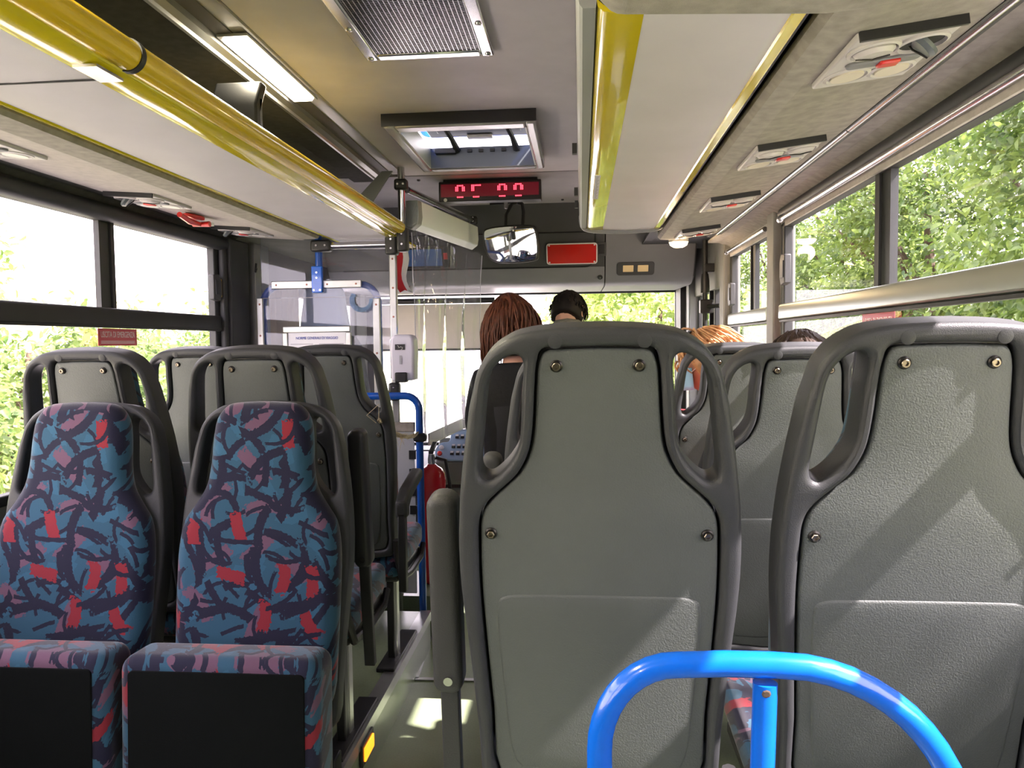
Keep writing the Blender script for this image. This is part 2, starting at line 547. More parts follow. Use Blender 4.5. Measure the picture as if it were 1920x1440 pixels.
def rrect(x0, x1, z0, z1, r, n=5):
    out = []
    for cx, cz, a0 in ((x1 - r, z1 - r, 0), (x0 + r, z1 - r, 90), (x0 + r, z0 + r, 180), (x1 - r, z0 + r, 270)):
        for k in range(n + 1):
            a = radians(a0 + 90 * k / n)
            out.append((cx + r * cos(a), cz + r * sin(a)))
    return out


def plate_mesh(loops, half, bev, res=3, offset=None):
    """filled (x, z) loops (outer first, holes after), thickness along Y centred on 0, rounded rims"""
    cu = bpy.data.curves.new('outline', 'CURVE')
    cu.dimensions = '2D'
    cu.fill_mode = 'BOTH'
    cu.extrude = max(half - bev, 0.0)
    cu.bevel_depth = bev
    cu.bevel_resolution = res
    cu.offset = -bev if offset is None else offset
    for lp in loops:
        s = cu.splines.new('POLY')
        s.points.add(len(lp) - 1)
        for p, (x, z) in zip(s.points, lp): p.co = (x, z, 0, 1)
        s.use_cyclic_u = True
    o = bpy.data.objects.new('outline', cu)
    COL.objects.link(o)
    dg = bpy.context.evaluated_depsgraph_get()
    me = bpy.data.meshes.new_from_object(o.evaluated_get(dg))
    bpy.data.objects.remove(o)
    bpy.data.curves.remove(cu)
    bm = bmesh.new(); bm.from_mesh(me)
    bmesh.ops.remove_doubles(bm, verts=bm.verts, dist=0.00005)
    for v in bm.verts: v.co = Vector((v.co.x, -v.co.z, v.co.y))
    bmesh.ops.recalc_face_normals(bm, faces=bm.faces)
    bm.to_mesh(me); bm.free()
    return me


def finish(name, me, m, parent=None, y=0.0, angle=45):
    me.materials.clear()
    me.materials.append(MAT[m])
    me.name = name
    if y: me.transform(Matrix.Translation((0, y, 0)))
    me.polygons.foreach_set('use_smooth', [True] * len(me.polygons))
    me.set_sharp_from_angle(angle=radians(angle))
    return link(name, me, parent)


def text_mesh(s, size, extrude=0.0005):
    cu = bpy.data.curves.new('lettering', 'FONT')
    cu.body = s
    cu.size = size
    cu.align_x = 'CENTER'; cu.align_y = 'CENTER'
    cu.extrude = extrude
    o = bpy.data.objects.new('lettering', cu)
    COL.objects.link(o)
    dg = bpy.context.evaluated_depsgraph_get()
    me = bpy.data.meshes.new_from_object(o.evaluated_get(dg))
    bpy.data.objects.remove(o)
    return me


def lettering(name, s, size, m, parent, matrix, width=None):
    me = text_mesh(s, size)
    if width:
        xs = [v.co.x for v in me.vertices]
        w = max(xs) - min(xs)
        me.transform(Matrix.Diagonal((width / w, 1, 1, 1)))
    me.transform(matrix)
    me.materials.clear(); me.materials.append(MAT[m])
    return link(name, me, parent)


def arc(c, r, a0, a1, n, plane='xz'):
    out = []
    for k in range(n + 1):
        a = radians(a0 + (a1 - a0) * k / n)
        p, q = r * cos(a), r * sin(a)
        out.append((c[0] + p, c[1], c[2] + q) if plane == 'xz' else (c[0], c[1] + p, c[2] + q) if plane == 'yz' else (c[0] + p, c[1] + q, c[2]))
    return out


WL, WR = -1.65, 0.80
YB, YF = -3.0, 5.85

# ------------------------------------------------------------------ the bus body (setting)
m = MB().box(WL, WR, YB, YF, -0.06, 0.0)
structure('floor', m, 'floor_vinyl')
m = MB().box(WL, -0.70, 2.02, 3.42, 0.0, 0.172)
structure('floor_platform_left', m, 'floor_vinyl')
m = MB().box(-0.20, WR, 1.05, 1.80, 0.0, 0.2).box(-0.20, WR, 1.80, 3.42, 0.0, 0.163)
structure('floor_platform_right', m, 'floor_vinyl')

# nosing strips along the raised edges
m = MB().prism_y([(-0.745, 0.172), (-0.745, 0.178), (-0.694, 0.178), (-0.694, 0.137), (-0.70, 0.137), (-0.70, 0.172)], 2.0, 3.42)
structure('trim_1', m, 'aluminium')
m = MB().prism_y([(-0.15, 0.2), (-0.15, 0.206), (-0.206, 0.206), (-0.206, 0.165), (-0.20, 0.165), (-0.20, 0.2)], 1.03, 1.80)
structure('trim_2', m, 'aluminium')

# side walls with window openings
def wall(name, x0, x1, spans, ztop=2.24, low=0.95, high=1.86, mats='wall_laminate'):
    mb = MB()
    mb.box(x0, x1, YB, YF, -0.06, low)
    mb.box(x0, x1, YB, YF, high, ztop)
    last = YB
    for a, b in spans:
        if a > last: mb.box(x0, x1, last, a, low, high)
        last = b
    if last < YF: mb.box(x0, x1, last, YF, low, high)
    return structure(name, mb, mats)


L_WIN = [(-2.2, -0.35), (-0.2, 3.40), (3.86, 5.55)]
R_WIN = [(-0.2, 3.16), (3.33, 4.22), (4.40, 4.72), (4.78, 5.50)]
wall('wall_left', WL - 0.05, WL, L_WIN)
wall('wall_right', WR, WR + 0.05, R_WIN)
mb = MB()
mb.box(WL, WR, YB - 0.05, YB, -0.06, 2.24)
structure('wall_back', mb, 'wall_laminate')
mb = MB()
mb.box(WL, WR, YF, YF + 0.05, -0.06, 0.60).box(WL, WR, YF, YF + 0.05, 1.79, 2.24)
structure('wall_front', mb, 'pillar_dark')

# roof skin and the central headlining, both open at the hatch (x -0.68..-0.17, y 2.77..3.41)
HX0, HX1, HY0, HY1 = -0.66, -0.19, 2.80, 3.40
mb = MB()
mb.box(WL - 0.05, HX0, YB, YF + 0.05, 2.24, 2.255).box(HX1, WR + 0.05, YB, YF + 0.05, 2.24, 2.255)
mb.box(HX0, HX1, YB, HY0, 2.24, 2.255).box(HX0, HX1, HY1, YF + 0.05, 2.24, 2.255)
structure('roof', mb, 'pillar_dark')
mb = MB()
CX0, CX1 = -0.845, 0.012
mb.box(CX0, HX0, YB, 3.73, 2.22, 2.239).box(HX1, CX1, YB, 3.73, 2.22, 2.239)
mb.box(HX0, HX1, YB, HY0, 2.22, 2.239).box(HX0, HX1, HY1, 3.73, 2.22, 2.239)
structure('ceiling', mb, 'ceiling_cloth')
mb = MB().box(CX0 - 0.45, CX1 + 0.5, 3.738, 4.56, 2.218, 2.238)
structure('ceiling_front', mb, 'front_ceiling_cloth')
mb = MB()
for x, y in ((-0.80, 3.82), (-0.62, 4.36), (-0.10, 4.45)):
    mb.lathe([(0.008, 0), (0.008, 0.006), (0.004, 0.008)], 12, (x, y, 2.218), (0, 0, -1))
structure('trim_3', mb, 'black_plastic')
# dark side of the roof space over the left rack
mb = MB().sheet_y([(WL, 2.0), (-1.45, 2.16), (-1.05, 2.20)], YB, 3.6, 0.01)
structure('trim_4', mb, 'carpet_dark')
# light channel beside the headlining, left
mb = MB()
mb.prism_y([(-0.985, 2.238), (-0.985, 2.188), (-0.975, 2.188), (-0.972, 2.196), (-0.955, 2.205), (-0.955, 2.238)], YB, 3.72)
mb.prism_y([(-0.853, 2.238), (-0.853, 2.212), (-0.846, 2.212), (-0.846, 2.238)], YB, 3.72)
structure('trim_5', mb, 'aluminium')
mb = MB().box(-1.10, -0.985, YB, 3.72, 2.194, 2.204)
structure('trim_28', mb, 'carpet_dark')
mb = MB().box(-0.955, -0.908, YB, 3.72, 2.222, 2.230)
structure('trim_29', mb, 'recess_brown')
mb = MB().box(-0.908, -0.853, YB, 3.72, 2.226, 2.238)
structure('trim_6', mb, 'light_strip')

# valence over the seats, right: carpeted slope, rail, strip over the window
mb = MB()
mb.sheet_y([(0.372, 1.99), (0.372, 1.905), (0.385, 1.893), (0.43, 1.89), (0.655, 1.918)], 1.197, 3.78, 0.012)
structure('trim_7', mb, 'carpet_grey')
# rounded end of the valence
mb = MB()
prof = [(0.372, 1.99), (0.372, 1.905), (0.385, 1.893), (0.43, 1.89), (0.655, 1.918), (0.655, 1.99)]
steps = [(3.78, 0.0), (3.86, 0.06), (3.94, 0.20), (4.0, 0.45), (4.03, 0.75)]
V, F = [], []
for y, s in steps:
    for x, z in prof:
        V.append((0.372 + (x - 0.372) * 1 if x > 0.6 else x + s * 0.12, y, z + (1.99 - z) * s))
k = len(prof)
for i in range(len(steps) - 1):
    for j in range(k - 1):
        F.append((i * k + j, i * k + j + 1, (i + 1) * k + j + 1, (i + 1) * k + j))
F.append(tuple(range((len(steps) - 1) * k, len(steps) * k)))
mb.add(V, F)
structure('trim_8', mb, 'carpet_grey', smooth=True)
mb = MB().sheet_y([(0.685, 1.925), (0.74, 1.924), (0.775, 1.912), (0.80, 1.90)], -1.5, 4.25, 0.012)
structure('trim_9', mb, 'carpet_grey')
mb = MB().sheet_y([(0.372, 1.985), (0.80, 1.985)], YB, 5.0, 0.01).box(0.655, 0.685, YB, 4.1, 1.935, 1.96)
structure('trim_10', mb, 'dark_rubber')
# padded carpet box over the near end of the right rack
mb = MB()
mb.prism_y([(0.02, 2.2), (0.02, 1.92), (0.05, 1.885), (0.36, 1.872), (0.43, 1.878), (0.655, 1.91), (0.655, 2.2)], -1.5, 1.195)
structure('trim_11', mb, 'carpet_grey', bevel=0.02, segs=3)
# padded half-round trims right above the windows
def trim_round(x, z, r, y0, y1):
    return MB().tube([(x, y0, z), (x, y1, z)], r, 16)
structure('trim_13', trim_round(0.792, 1.893, 0.022, -1.5, 3.12), 'dark_rubber', smooth=True)
structure('trim_14', trim_round(-1.634, 1.868, 0.030, -1.5, 3.5), 'dark_rubber', smooth=True)
mb = MB().sheet_y([(-1.285, 1.892), (-1.56, 1.912)], -1.5, 3.52, 0.012)
structure('trim_15', mb, 'carpet_light')
mb = MB().prism_y([(-1.192, 1.899), (-1.20, 1.888), (-1.284, 1.888), (-1.290, 1.905), (-1.290, 1.95), (-1.192, 1.95)], -1.5, 3.46)
structure('trim_16', mb, 'carpet_grey')
mb = MB().sheet_y([(-1.56, 1.915), (-1.605, 1.913), (-1.65, 1.88)], -1.5, 3.52, 0.012)
structure('trim_17', mb, 'carpet_dark')
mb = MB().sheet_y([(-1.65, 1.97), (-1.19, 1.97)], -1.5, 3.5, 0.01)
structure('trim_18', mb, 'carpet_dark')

# pillars
mb = MB().box(-1.655, -1.60, 3.42, 3.62, 0.2, 1.90)
mb.box(-1.645, -1.615, 3.385, 3.42, 0.2, 1.90)
structure('trim_19', mb, 'pillar_dark', bevel=0.008)
mb = MB().box(-1.655, -1.575, 3.63, 3.80, 0.0, 1.90)
structure('trim_20', mb, 'aluminium', bevel=0.004)
mb = MB().box(0.772, 0.81, 3.19, 3.305, 0.2, 1.93)
structure('trim_21', mb, 'pillar_grey', bevel=0.006)
mb = MB().box(0.765, 0.81, 4.235, 4.36, 0.0, 1.95)
structure('trim_22', mb, 'pillar_grey', bevel=0.006)
mb = MB().box(0.70, 0.79, 5.52, 5.80, 0.0, 1.80)
structure('trim_23', mb, 'dark_rubber', bevel=0.01)
mb = MB().box(0.735, 0.80, 5.36, 5.50, 0.0, 1.95)
structure('trim_24', mb, 'grey_trim', bevel=0.01)
# lit cloth lining above the front door, right
mb = MB().box(0.775, 0.80, 4.36, 5.5, 1.70, 2.2)
structure('trim_25', mb, 'pillar_grey')

# aisle hatch in the floor: raised aluminium edging
mb = MB()
for a, b in (((-0.70, 3.09), (-0.22, 3.10)), ((-0.70, 3.09), (-0.745, 3.76)),):
    a, b = Vector((*a, 0.003)), Vector((*b, 0.003))
    d = (b - a).normalized(); n = Vector((-d.y, d.x, 0)) * 0.012
    mb.obox((a + b) / 2, (b - a) / 2, n, (0, 0, 0.003))
structure('trim_26', mb, 'aluminium')
mb = MB().box(-0.685, -0.22, 3.11, 3.9, 0.0, 0.003)
structure('floor_hatch', mb, 'floor_vinyl')
# raised step further forward on the left, with its aluminium nose
mb = MB().box(WL, -0.66, 3.55, 3.95, 0.0, 0.2)
structure('floor_step', mb, 'floor_vinyl')
mb = MB().prism_y([(-0.70, 0.2), (-0.70, 0.206), (-0.654, 0.206), (-0.654, 0.165), (-0.66, 0.165), (-0.66, 0.2)], 3.55, 3.95)
structure('trim_27', mb, 'aluminium')

# ------------------------------------------------------------------ windows
def side_window(idx, side, y0, y1, rail=True, div=None, blind=None, latch=None, z0=0.95, z1=1.86, dark=True, rail_mat='satin_rail', divw=0.022):
    x = WR if side > 0 else WL
    s = side
    mb = MB()
    t = 0.032
    xa, xb = sorted((x - s * 0.006, x + s * 0.03))
    mb.box(xa, xb, y0, y1, z1 - t * 0.6, z1).box(xa, xb, y0, y1, z0, z0 + t)
    mb.box(xa, xb, y0, y0 + t, z0, z1).box(xa, xb, y1 - t * 1.5, y1, z0, z1)
    w = mb.build('window_%d' % idx, 'dark_rubber', None, bevel=0.005)
    w['kind'] = 'structure'
    gm = MB()
    xg = x + s * 0.016
    gm.box(xg - 0.002, xg + 0.002, y0 + t, y1 - t, z0 + t, z1 - t * 0.6)
    gm.build('pane', 'window_glass', w)
    if rail:
        r = MB()
        a, b = sorted((x - s * 0.020, x + s * 0.006))
        r.prism_y([(a, 1.484), (a, 1.532), (a + .006 if s > 0 else a, 1.540), (b if s > 0 else b - .006, 1.540), (b, 1.532), (b, 1.478), (a + .01, 1.478)], y0 + 0.02, y1 - 0.02)
        r.build('rail', rail_mat, w, bevel=0.003)
        q = MB(); q.box(a + .004, b, y0 + .02, y1 - .02, 1.470, 1.478)
        q.build('rail_seal', 'dark_rubber', w)
    if div:
        d = MB()
        a, b = sorted((x - s * 0.004, x + s * 0.022))
        d.box(a, b, div - divw / 2, div + divw / 2, 1.54, z1 - t * .6)
        d.build('divider', 'dark_rubber', w)
        d2 = MB()
        a, b = sorted((x + s * 0.004, x + s * 0.024))
        d2.box(a, b, div - divw / 2 - 0.055, div - divw / 2, 1.54, z1 - t * .6)
        d2.build('glazing_bar', 'frame_plastic' if s > 0 else 'pillar_dark', w)
    if blind:
        b0, b1 = blind
        r = MB().tube([(x - s * .022, b0, 1.868), (x - s * .022, b1, 1.868)], 0.011, 12)
        r.lathe([(0.0, 0), (0.017, 0), (0.017, 0.02), (0, 0.02)], 14, (x - s * .022, b1, 1.868), (0, 1, 0))
        r.build('blind_tube', 'steel', w, smooth=True)
        r = MB().box(*sorted((x - s * .012, x - s * 0.002)), b0, b1, 1.842, 1.866)
        r.build('frame_strip', 'carpet_light', w)
    if latch:
        ly, lz = latch
        r = MB()
        r.prism_x([(ly - .045, lz - .055), (ly + .012, lz - .06), (ly + .03, lz - .03), (ly + .03, lz + .03), (ly + .012, lz + .06), (ly - .045, lz + .055)], *sorted((x - s * .030, x - s * .004)))
        lo = r.build('latch', 'console_dark', w, bevel=0.004)
        r = MB().box(*sorted((x - s * .034, x - s * .028)), ly - .035, ly + .0, lz - .032, lz + .032)
        r.build('finger_recess', 'black_plastic', lo)
        r = MB().box(*sorted((x - s * .026, x - s * .010)), ly + .0285, ly + .036, lz - .04, lz + .04)
        r.build('yellow_edge', 'latch_yellow', lo)
    return w


side_window(1, -1, -0.2, 3.40, div=2.60, latch=(3.34, 1.665), rail_mat='dark_rubber', divw=0.02)
side_window(8, -1, -2.2, -0.35, div=-1.2, rail_mat='dark_rubber')  # unseen rear window, put in to bring light onto the left seat backs
side_window(2, -1, 3.86, 5.55, rail=False, z1=1.70)
mb = MB().box(WL - .02, WL + .02, 3.80, 5.6, 1.69, 1.90)
structure('trim_30', mb, 'carpet_dark')
side_window(3, 1, -0.2, 3.16, div=2.17, blind=(0.6, 3.08), latch=(3.06, 1.67), divw=0.03)
side_window(4, 1, 3.33, 4.22, div=3.72, blind=(3.36, 4.18), latch=(4.12, 1.64), divw=0.016)
side_window(5, 1, 4.40, 4.72, rail=False, z1=1.72)
side_window(6, 1, 4.78, 5.36, rail=False, z1=1.72)
# windscreen
mb = MB()
mb.box(WL + .06, 0.72, YF - .02, YF + .02, 1.765, 1.80).box(WL + .06, 0.72, YF - .02, YF + .02, 0.58, 0.64)
mb.box(WL + .0, WL + .10, YF - .02, YF + .02, .6, 1.8).box(0.70, 0.80, YF - .02, YF + .02, .6, 1.8)
w = mb.build('window_7', 'dark_rubber'); w['kind'] = 'structure'
MB().box(WL + .1, 0.70, YF - .003, YF + .003, .64, 1.765).build('pane', 'window_glass', w)

# front door on the right (mostly hidden): leaf frame only
mb = MB()
mb.box(0.775, 0.80, 4.74, 4.775, 0.0, 1.74).box(0.775, 0.80, 4.37, 4.41, 0.0, 1.74)
structure('door_1', mb, 'dark_rubber', bevel=0.005)

# roof hatch
hatch = thing('roof_hatch', 'open roof hatch with blue-edged lid in the aisle ceiling', 'roof hatch', ((HX0 + HX1) / 2, 3.1, 2.22))
def hb(b): return (b[0] - (HX0 + HX1) / 2, b[1] - (HX0 + HX1) / 2, b[2] - 3.1, b[3] - 3.1, b[4] - 2.22, b[5] - 2.22)
mb = MB()
X0, X1, Y0, Y1 = -0.70, -0.155, 2.735, 3.45
for b in ((X0, HX0, Y0, Y1, 2.170, 2.219), (HX1, X1, Y0, Y1, 2.170, 2.219), (HX0, HX1, Y0, HY0, 2.170, 2.219), (HX0, HX1, HY1, Y1, 2.170, 2.219)):
    mb.box(*hb(b))
mb.build('frame', 'hatch_frame', hatch, bevel=0.008)
mb = MB()
mb.box(*hb((X0 - .004, X1 + .004, Y0 - .008, Y0 - .001, 2.176, 2.219)))
mb.build('rim_face', 'black_plastic', hatch)
mb = MB()
mb.box(*hb((HX0, HX0 + .006, HY0, HY1, 2.175, 2.262))).box(*hb((HX1 - .006, HX1, HY0, HY1, 2.175, 2.262))).box(*hb((HX0, HX1, HY0, HY0 + .006, 2.175, 2.262)))
mb.build('side_lining', 'hatch_olive', hatch)
mb = MB().box(*hb((HX0 + .006, HX1 - .006, HY1 - .008, HY1, 2.175, 2.262)))
mb.build('front_lining', 'lid_grey', hatch)
MB().box(*hb((HX0 + .03, HX0 + .12, HY1 - .04, HY1 - .008, 2.232, 2.250))).build('motor_box', 'black_plastic', hatch)
for dx in (.17, .22, .27, .32, .38):
    MB().box(*hb((HX0 + dx, HX0 + dx + .02, HY1 - .02, HY1 - .008, 2.238, 2.25))).build('catch', 'black_plastic', hatch)
lid_z = 2.315
me = plate_mesh([rrect(-0.27, 0.27, -0.345, 0.345, 0.06)], 0.018, 0.012)
lid = finish('lid', me, 'blue_acrylic', hatch)
lid.rotation_euler = (radians(-90), 0, 0)
lid.location = (0, 0, lid_z - 2.22 + .02)
mb = MB().box(-.225, .225, -.30, .28, lid_z - 2.22 - .012, lid_z - 2.22 + .002)
mb.box(-.18, .18, -.22, .2, lid_z - 2.22 - .018, lid_z - 2.22 - .010)
mb.build('lid_lining', 'lid_grey', hatch, bevel=0.006)
mb = MB().box(-.06, .05, .235, .275, lid_z - 2.22 - .026, lid_z - 2.22 - .012)
mb.build('lid_handle', 'vent_white', hatch, bevel=0.004)
for sx in (-.14, .12):
    mb = MB().tube([(sx, .10, .085), (sx + .02, .20, .055), (sx + .03, .285, .028)], [.009, .011, .016], 8)
    mb.build('strut', 'black_plastic', hatch, smooth=True)

# ------------------------------------------------------------------ overhead console above the windscreen
con = thing('overhead_console', 'dark grey console spanning above the windscreen', 'console', (-0.4, 4.9, 1.75))
O = (-0.4, 4.9, 1.75)
def sh(mb, o=O):
    mb.v = [(x - o[0], y - o[1], z - o[2]) for x, y, z in mb.v]; return mb
top = [(4.575, 2.225), (4.60, 2.19), (4.70, 2.04), (4.745, 1.96), (4.785, 1.885), (4.80, 1.868)]
low = [(4.80, 1.864), (4.83, 1.815), (4.87, 1.778), (4.91, 1.760), (5.0, 1.757), (5.78, 1.775)]
def panel(line, x0, x1):
    poly = line + [(y + .02, z + .02) for y, z in reversed(line)]
    return MB().prism_x(poly, x0, x1)
sh(panel(top, -1.6, 0.148)).build('upper_panel', 'console_dark', con, smooth=True, angle=60)
sh(panel(low, -1.6, 0.148)).build('lower_panel', 'console_grey', con, smooth=True, angle=60)
sh(panel([(4.575, 2.225), (4.60, 2.19), (4.70, 2.04), (4.745, 1.96), (4.785, 1.885), (4.83, 1.815), (4.87, 1.778), (4.91, 1.760), (5.0, 1.757), (5.78, 1.775)], 0.154, 0.69)).build('end_panel', 'console_grey', con, smooth=True, angle=60)
sh(MB().prism_x([(4.60, 2.23), (4.60, 2.2), (4.75, 1.98), (4.86, 1.80), (4.95, 1.775), (5.7, 1.79), (5.7, 2.23)], 0.69, 0.70)).build('side_cheek', 'console_dark', con)
# inset door lines
def fy(z):
    pts = sorted([(z_, y_) for y_, z_ in top + low])
    return float(np.interp(z, [p[0] for p in pts], [p[1] for p in pts]))
mb = MB()
for path in ([(-1.5, 2.062), (0.10, 2.062)],):
    mb.tube([(x, fy(z) - .000, z) for x, z in path], .005, 6)
pts = [(-1.5, 1.866), (0.03, 1.866)] + [(0.03 + .06 * sin(radians(a)), 1.926 - .06 * cos(radians(a))) for a in range(15, 91, 15)] + [(0.09, 2.06)]
mb.tube([(x, fy(z) - .000, z) for x, z in pts], .005, 6)
sh(mb).build('seam', 'black_plastic', con)
mb = MB().lathe([(.016, 0), (.016, .004), (.011, .006)], 16, (0.121, 4.838, 1.803), (0, -.75, -.6))
mb2 = sh(mb).build('knob', 'black_plastic', con, smooth=True)
mb = MB().lathe([(.005, .006), (.004, .009)], 10, (0.121, 4.838, 1.803), (0, -.75, -.6))
sh(mb).build('knob_pin', 'steel', mb2)

# red blank plate with white rim, four rivets
pl = thing('red_plate', 'plain red plate with thin white rim on the overhead console', 'plate', (-0.052, 4.752, 1.94))
tilt = radians(26)
me = plate_mesh([rrect(-.155, .155, -.067, .067, .018)], .003, .001); f = finish('rim', me, 'vent_white', pl); f.rotation_euler.x = tilt
f.location.y = -.016
me = plate_mesh([rrect(-.148, .148, -.060, .060, .012)], .002, .0005); f2 = finish('face', me, 'red_plate', pl); f2.rotation_euler.x = tilt
f2.location = (0, -.0195, -.0015)
for sx in (-.137, .137):
    for sz in (-.05, .05):
        r = MB().lathe([(.006, 0), (.005, .003)], 10, (0, 0, 0), (0, -1, 0)).build('rivet', 'vent_white', pl)
        r.location = (sx, -.0205 - sz * math.tan(tilt) * .93, sz * .97); r.rotation_euler.x = tilt

sw = thing('rocker_switch', 'black rocker switch beside the red plate', 'switch', (0.158 - .03, 4.752, 1.965))
me = plate_mesh([rrect(-.028, .028, -.045, .045, .008)], .006, .003); f = finish('bezel', me, 'console_dark', sw); f.rotation_euler.x = tilt; f.location.y = -.010
me = plate_mesh([rrect(-.018, .018, -.03, .03, .004)], .008, .003); f = finish('rocker', me, 'black_plastic', sw); f.rotation_euler.x = tilt; f.location.y = -.014

tw = thing('twin_lamp', 'small black twin lamp unit with two amber windows, over the windscreen', 'lamp', (0.337, 4.82, 1.85))
tilt2 = radians(32)
me = plate_mesh([rrect(-.115, .115, -.045, .045, .018)], .008, .004); f = finish('bezel', me, 'console_dark', tw); f.rotation_euler.x = tilt2; f.location.y = -.012
for sx in (-.045, .045):
    me = plate_mesh([rrect(-.032, .032, -.022, .022, .003)], .004, .001); g = finish('lens', me, 'tan_lens', tw); g.rotation_euler.x = tilt2; g.location = (sx, -.0185, 0)

# interior mirror on its bracket
mi = thing('interior_mirror', 'rounded rear-view mirror hanging in front of the console', 'mirror', (-0.385, 4.3, 1.95))
half = [(-.165, .06), (-.15, .105), (.13, .105), (.162, .075), (.168, -.07), (.14, -.105), (-.10, -.105), (-.15, -.05)]
o1 = chaikin(half, 3)
me = plate_mesh([o1], .014, .008); f = finish('housing', me, 'black_plastic', mi)
o2 = [(x * .93, z * .92) for x, z in o1]
me = plate_mesh([o2], .002, .0005); g = finish('mirror_face', me, 'mirror_glass', mi); g.location.y = -.0145
mb = MB().tube([(-.03, .01, .09), (-.03, .03, .16), (.0, .06, .22), (.05, .10, .235)], .009, 8)
mb.tube([(.07, .01, .09), (.075, .03, .17), (.06, .06, .215), (.0, .10, .235)], .010, 8)
mb.obox((-.07, .12, .245), (.07, 0, 0), (0, .04, 0), (0, 0, .022))
mb.build('bracket', 'black_plastic', mi, smooth=True)
mb = MB().lathe([(.012, 0), (.014, .02), (.010, .05)], 12, (-.04, .08, .245), (0, -.3, -1))
mb.build('ball_joint', 'steel', mi, smooth=True)
for o in (mi,): o.rotation_euler = (radians(9), 0, radians(-14))

# LED display
W_, H_ = 0.51, 0.098
led = thing('led_display', 'black LED display with glowing red digits under the ceiling', 'display', (-0.445, 3.82, 2.155))
MB().box(-W_ / 2, W_ / 2, 0, .07, -H_ / 2, H_ / 2).build('housing', 'led_black', led, bevel=0.004)
MB().box(-W_ / 2 + .012, W_ / 2 - .012, -.003, .0, -H_ / 2 + .022, H_ / 2 - .014).build('screen', 'led_screen', led)
mb = MB().box(-W_ / 2 + .02, W_ / 2 - .02, .02, .05, H_ / 2, H_ / 2 + .02); mb.build('bracket', 'black_plastic', led)
glyph0 = ['.####.', '##..##', '##..##', '##..##', None, None, None, '.####.']
glyph5 = ['######', '##....', '##....', '##....', None, None, None, '.####.']
pitch_x, pitch_z = .0083, .0080
mb = MB()
for gx, gl in ((-.168, glyph0), (-.088, glyph5), (.042, glyph0), (.122, glyph0)):
    for r, row in enumerate(gl):
        if not row: continue
        for c, ch in enumerate(row):
            if ch == '#':
                mb.lathe([(.0036, 0), (.0030, .0016)], 8, (gx + c * pitch_x, -.0032, .027 - r * pitch_z), (0, -1, 0))
mb.build('digits', 'led_dot', led)
mb = MB()
for r in range(8):
    mb.box(-W_ / 2 + .014, W_ / 2 - .014, -.0034, -.003, .0305 - r * pitch_z, .0313 - r * pitch_z)
for c in range(58):
    mb.box(-.238 + c * pitch_x, -.2372 + c * pitch_x, -.0034, -.003, -.026, .034)
mb.build('dot_grid', 'led_black', led)
MB().lathe([(.009, 0), (.008, .002)], 12, (-.222, -.001, -.041), (0, -1, 0)).build('sensor', 'vent_white', led)

# air grille in the ceiling
GX0, GX1, GY0, GY1 = -0.600, -0.236, 1.58, 2.185
gr = thing('air_grille', 'square metal air grille with wire mesh in the aisle ceiling', 'air grille', ((GX0 + GX1) / 2, (GY0 + GY1) / 2, 2.22))
cx, cy = (GX0 + GX1) / 2, (GY0 + GY1) / 2
fw = .036
hx, hy = (GX1 - GX0) / 2, (GY1 - GY0) / 2
mb = MB()
for a in ((-hx, -hx + fw, -hy, hy), (hx - fw, hx, -hy, hy), (-hx + fw, hx - fw, -hy, -hy + fw), (-hx + fw, hx - fw, hy - fw, hy)):
    mb.box(*a, -.016, -.0005)
mb.build('frame', 'polished_alu', gr, bevel=.005)
MB().box(-hx + fw, hx - fw, -hy + fw, hy - fw, -.004, -.0005).build('backing', 'dark_hole', gr)
mb = MB()
n = 25
for i in range(n + 1):
    x = -hx + fw + (2 * hx - 2 * fw) * i / n
    mb.box(x - .0009, x + .0009, -hy + fw, hy - fw, -.0125, -.0105)
n = 58
for i in range(n + 1):
    y = -hy + fw + (2 * hy - 2 * fw) * i / n
    mb.box(-hx + fw, hx - fw, y - .0007, y + .0007, -.0110, -.0096)
mb.build('wire_mesh', 'steel', gr)
for sx in (-1, 1):
    for y in (-hy + .018, 0.08, hy - .018):
        MB().lathe([(.009, 0), (.007, .004), (.003, .005)], 12, (sx * (hx - .016), y, -.016), (0, 0, -1)).build('screw', 'steel', gr, smooth=True)

# lit ceiling lamps in the light channel (left side of the headlining)
def ceiling_lamp(y0, y1, label, watts):
    t = thing('ceiling_lamp', label, 'lamp', (-0.908, (y0 + y1) / 2, 2.218), group='lamps in the ceiling light channel')
    h = (y1 - y0) / 2
    MB().box(-.042, .042, -h, h, -.004, .003).build('housing', 'light_strip', t)
    mb = MB().prism_y([(-.037, -.004), (-.03, -.013), (.03, -.013), (.037, -.004)], -h + .02, h - .02)
    mb.build('diffuser', 'lamp_lens', t)
    d = bpy.data.lights.new('lamp_glow', 'AREA'); d.shape = 'RECTANGLE'; d.size, d.size_y = .04, 2 * h - .04
    d.energy = watts; d.color = (1.0, .90, .66)
    o = link('lamp_glow', d, t); o.location = (0, 0, -.02)
    return t


ceiling_lamp(1.99, 2.53, 'glowing warm lamp in the ceiling light channel beside the metal grille', 5.0)
for a in (-0.75, 0.62):  # two out-of-view lamps, added to brighten the folded cushions and the rear
    ceiling_lamp(a, a + .54, 'unseen lamp added in the ceiling light channel to brighten the tip-up seats' if a > 0 else 'unseen lamp added in the ceiling light channel to brighten the rear', 9.0 if a > 0 else 5.0)

